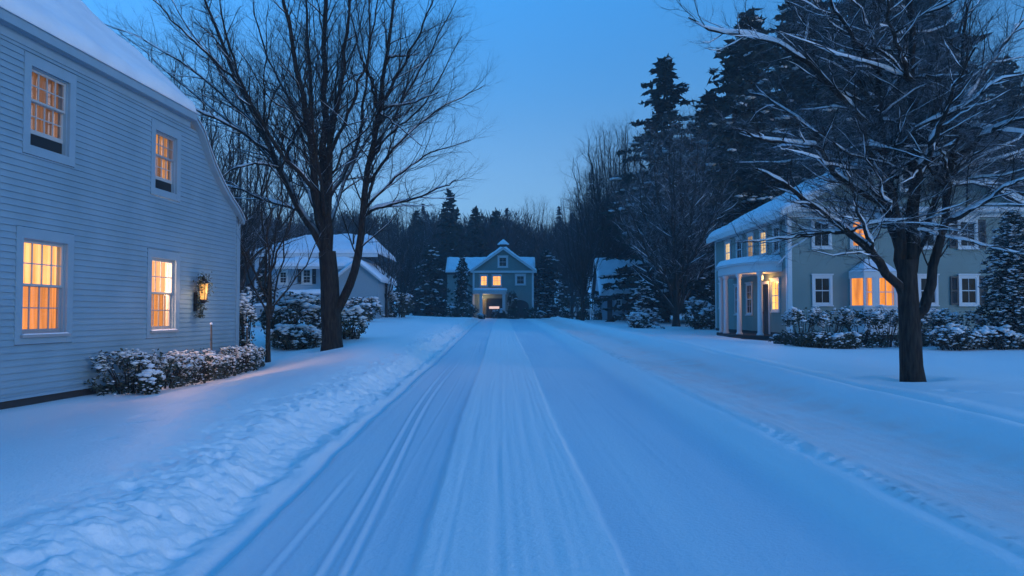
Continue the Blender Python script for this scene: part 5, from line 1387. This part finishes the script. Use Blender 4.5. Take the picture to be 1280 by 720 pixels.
# =================================================================== far woods: one mass
def woods():
    rng = np.random.RandomState(77); Vs = []; Fs = []; off = 0
    for i in range(260):
        Y = rng.uniform(112, 190); X = rng.uniform(-120, 110)
        px = 640 + 950 * X / Y
        h = rng.uniform(14, 19) * Y / 135 * (1.0 if px < 730 else 1.35); z0 = float(gh(np.array([X]), np.array([Y]), False)[0]) - 1.0
        con = rng.rand() < .33
        n = 1500 if Y < 150 else 700
        if con:
            u = rng.uniform(0, 1, n) ** .8; a = rng.uniform(0, 6.28, n); rr = h * .17 * u * np.sqrt(rng.uniform(.1, 1, n))
            P = np.stack([X + rr * np.cos(a), Y + rr * np.sin(a), z0 + h * (1.02 - u * .92)], 1); dv = np.stack([np.cos(a), np.sin(a), -.25 + 0 * a], 1); L = rng.uniform(.4, 1.1, n); wd = .16
        else:
            a = rng.uniform(0, 6.28, n); u = rng.uniform(0, 1, n) ** .5; el = rng.uniform(.25, 1.35, n)
            rr = h * .26 * u * np.cos(el * .9); P = np.stack([X + rr * np.cos(a), Y + rr * np.sin(a), z0 + h * (.28 + .72 * u * np.sin(np.clip(el + .35, 0, 1.57)))], 1)
            dv = np.stack([np.cos(a) * .45, np.sin(a) * .45, np.ones(n)], 1) + rng.normal(0, .2, (n, 3)); L = rng.uniform(.7, 2.0, n); wd = .07
        dv /= np.linalg.norm(dv, axis=1, keepdims=True)
        sd = np.cross(dv, rng.normal(0, 1, (n, 3))); sd /= np.linalg.norm(sd, axis=1, keepdims=True)
        w_ = wd * rng.uniform(.7, 1.6, n)[:, None]
        V = np.stack([P - dv * L[:, None] * .5 - sd * w_, P - dv * L[:, None] * .5 + sd * w_, P + dv * L[:, None] * .5 + sd * w_ * .3, P + dv * L[:, None] * .5 - sd * w_ * .3], 1).reshape(-1, 3)
        # trunk
        th = h * .9; tw = .16
        for q in range(3):
            aa = q * 2.09; d2 = np.array([math.cos(aa), math.sin(aa), 0]) * tw; d3 = np.array([math.cos(aa + 2.09), math.sin(aa + 2.09), 0]) * tw; b0 = np.array([X, Y, z0])
            V = np.concatenate([V, [b0 + d2, b0 + d3, b0 + d3 * .2 + [0, 0, th], b0 + d2 * .2 + [0, 0, th]]])
        Vs.append(V); Fs.append(np.arange(len(V)).reshape(-1, 4) + off); off += len(V)
    o = mesh_np('far_woods', np.concatenate(Vs), Fs, mat('woodland', (.028, .028, .032), .95, spec=.05))
    tag(o, 'dark far-off woods closing the view behind the houses', 'woods', kind='stuff')
woods()

# =================================================================== air
HAZE = .0008
def haze():
    b = MB(); b.box(-600, 600, -70, 640, -4, 75); o = b.build('haze', [], None)
    m = bpy.data.materials.new('haze_air'); m.use_nodes = True; nt = m.node_tree
    for n in list(nt.nodes): nt.nodes.remove(n)
    out = nt.nodes.new('ShaderNodeOutputMaterial'); v = nt.nodes.new('ShaderNodeVolumePrincipled')
    v.inputs['Color'].default_value = (.85, .9, .95, 1); v.inputs['Density'].default_value = HAZE; v.inputs['Anisotropy'].default_value = .2
    nt.links.new(v.outputs[0], out.inputs['Volume']); o.data.materials.append(m)
    tag(o, 'thin cold evening haze over the street', 'haze', kind='stuff')
if HAZE: haze()

# =================================================================== sky, sun, camera
SUN_EL, SUN_ROT = 3.0, 128.0
world = bpy.data.worlds.new('World'); scene.world = world; world.use_nodes = True
nt = world.node_tree; bg = nt.nodes['Background']
sky = nt.nodes.new('ShaderNodeTexSky'); sky.sky_type = 'NISHITA'; sky.sun_disc = False
sky.sun_elevation = R(SUN_EL); sky.sun_rotation = R(SUN_ROT); sky.air_density = 1.0; sky.dust_density = .6; sky.ozone_density = 3.4
# white balance of blue hour; paler towards the horizon where the light crosses more air
tcw = nt.nodes.new('ShaderNodeTexCoord'); sxw = nt.nodes.new('ShaderNodeSeparateXYZ'); nt.links.new(tcw.outputs['Generated'], sxw.inputs[0])
rp = nt.nodes.new('ShaderNodeValToRGB'); rp.color_ramp.interpolation = 'B_SPLINE'
WB = [(0.0, (.26, .34, .48)), (.16, (.46, .40, .44)), (.28, (.25, .355, .43)), (.45, (.21, .54, .70)), (1.0, (.34, .90, 1.0))]
while len(rp.color_ramp.elements) < len(WB): rp.color_ramp.elements.new(.5)
for e, (p_, c_) in zip(rp.color_ramp.elements, WB): e.position = p_; e.color = (*c_, 1)
nt.links.new(sxw.outputs['Z'], rp.inputs['Fac'])
mul = nt.nodes.new('ShaderNodeMix'); mul.data_type = 'RGBA'; mul.blend_type = 'MULTIPLY'; mul.inputs['Factor'].default_value = 1
nt.links.new(sky.outputs[0], mul.inputs[6]); nt.links.new(rp.outputs['Color'], mul.inputs[7]); mry = nt.nodes.new('ShaderNodeMapRange'); mry.interpolation_type = 'SMOOTHSTEP'; mry.inputs['From Min'].default_value = .55; mry.inputs['From Max'].default_value = -.5
nt.links.new(sxw.outputs['Y'], mry.inputs['Value'])
ml2 = nt.nodes.new('ShaderNodeMix'); ml2.data_type = 'RGBA'; ml2.blend_type = 'MULTIPLY'; ml2.inputs[7].default_value = (.52, .84, 1.0, 1)   # blue tint added to the unseen sky behind, to cool the light
nt.links.new(mry.outputs['Result'], ml2.inputs['Factor']); nt.links.new(mul.outputs[2], ml2.inputs[6])
nt.links.new(ml2.outputs[2], bg.inputs['Color']); bg.inputs['Strength'].default_value = .15
sl = bpy.data.lights.new('sun', 'SUN'); sl.energy = .062; sl.angle = R(12); sl.color = (.92, .80, 1.0)
so = bpy.data.objects.new('sun', sl); COL.objects.link(so)
az = R(SUN_ROT); el = R(14)
dirv = Vector((math.sin(az) * math.cos(el), math.cos(az) * math.cos(el), math.sin(el)))
so.rotation_euler = dirv.to_track_quat('Z', 'Y').to_euler(); so.location = (0, -20, 30)

cd = bpy.data.cameras.new('camera'); cam = bpy.data.objects.new('camera', cd); COL.objects.link(cam); scene.camera = cam
cd.sensor_fit = 'HORIZONTAL'; cd.sensor_width = 36; cd.lens = F / 1280 * 36; cd.clip_end = 3000; cd.clip_start = .05
cam.location = (0, 0, CAMZ); cam.rotation_euler = (math.pi / 2 + PITCH, 0, 0)
scene.view_settings.view_transform = 'Standard'; scene.view_settings.look = 'None'; scene.view_settings.exposure = EXPO; scene.view_settings.gamma = 1
scene.view_settings.use_curve_mapping = False
scene.cycles.volume_bounces = 1
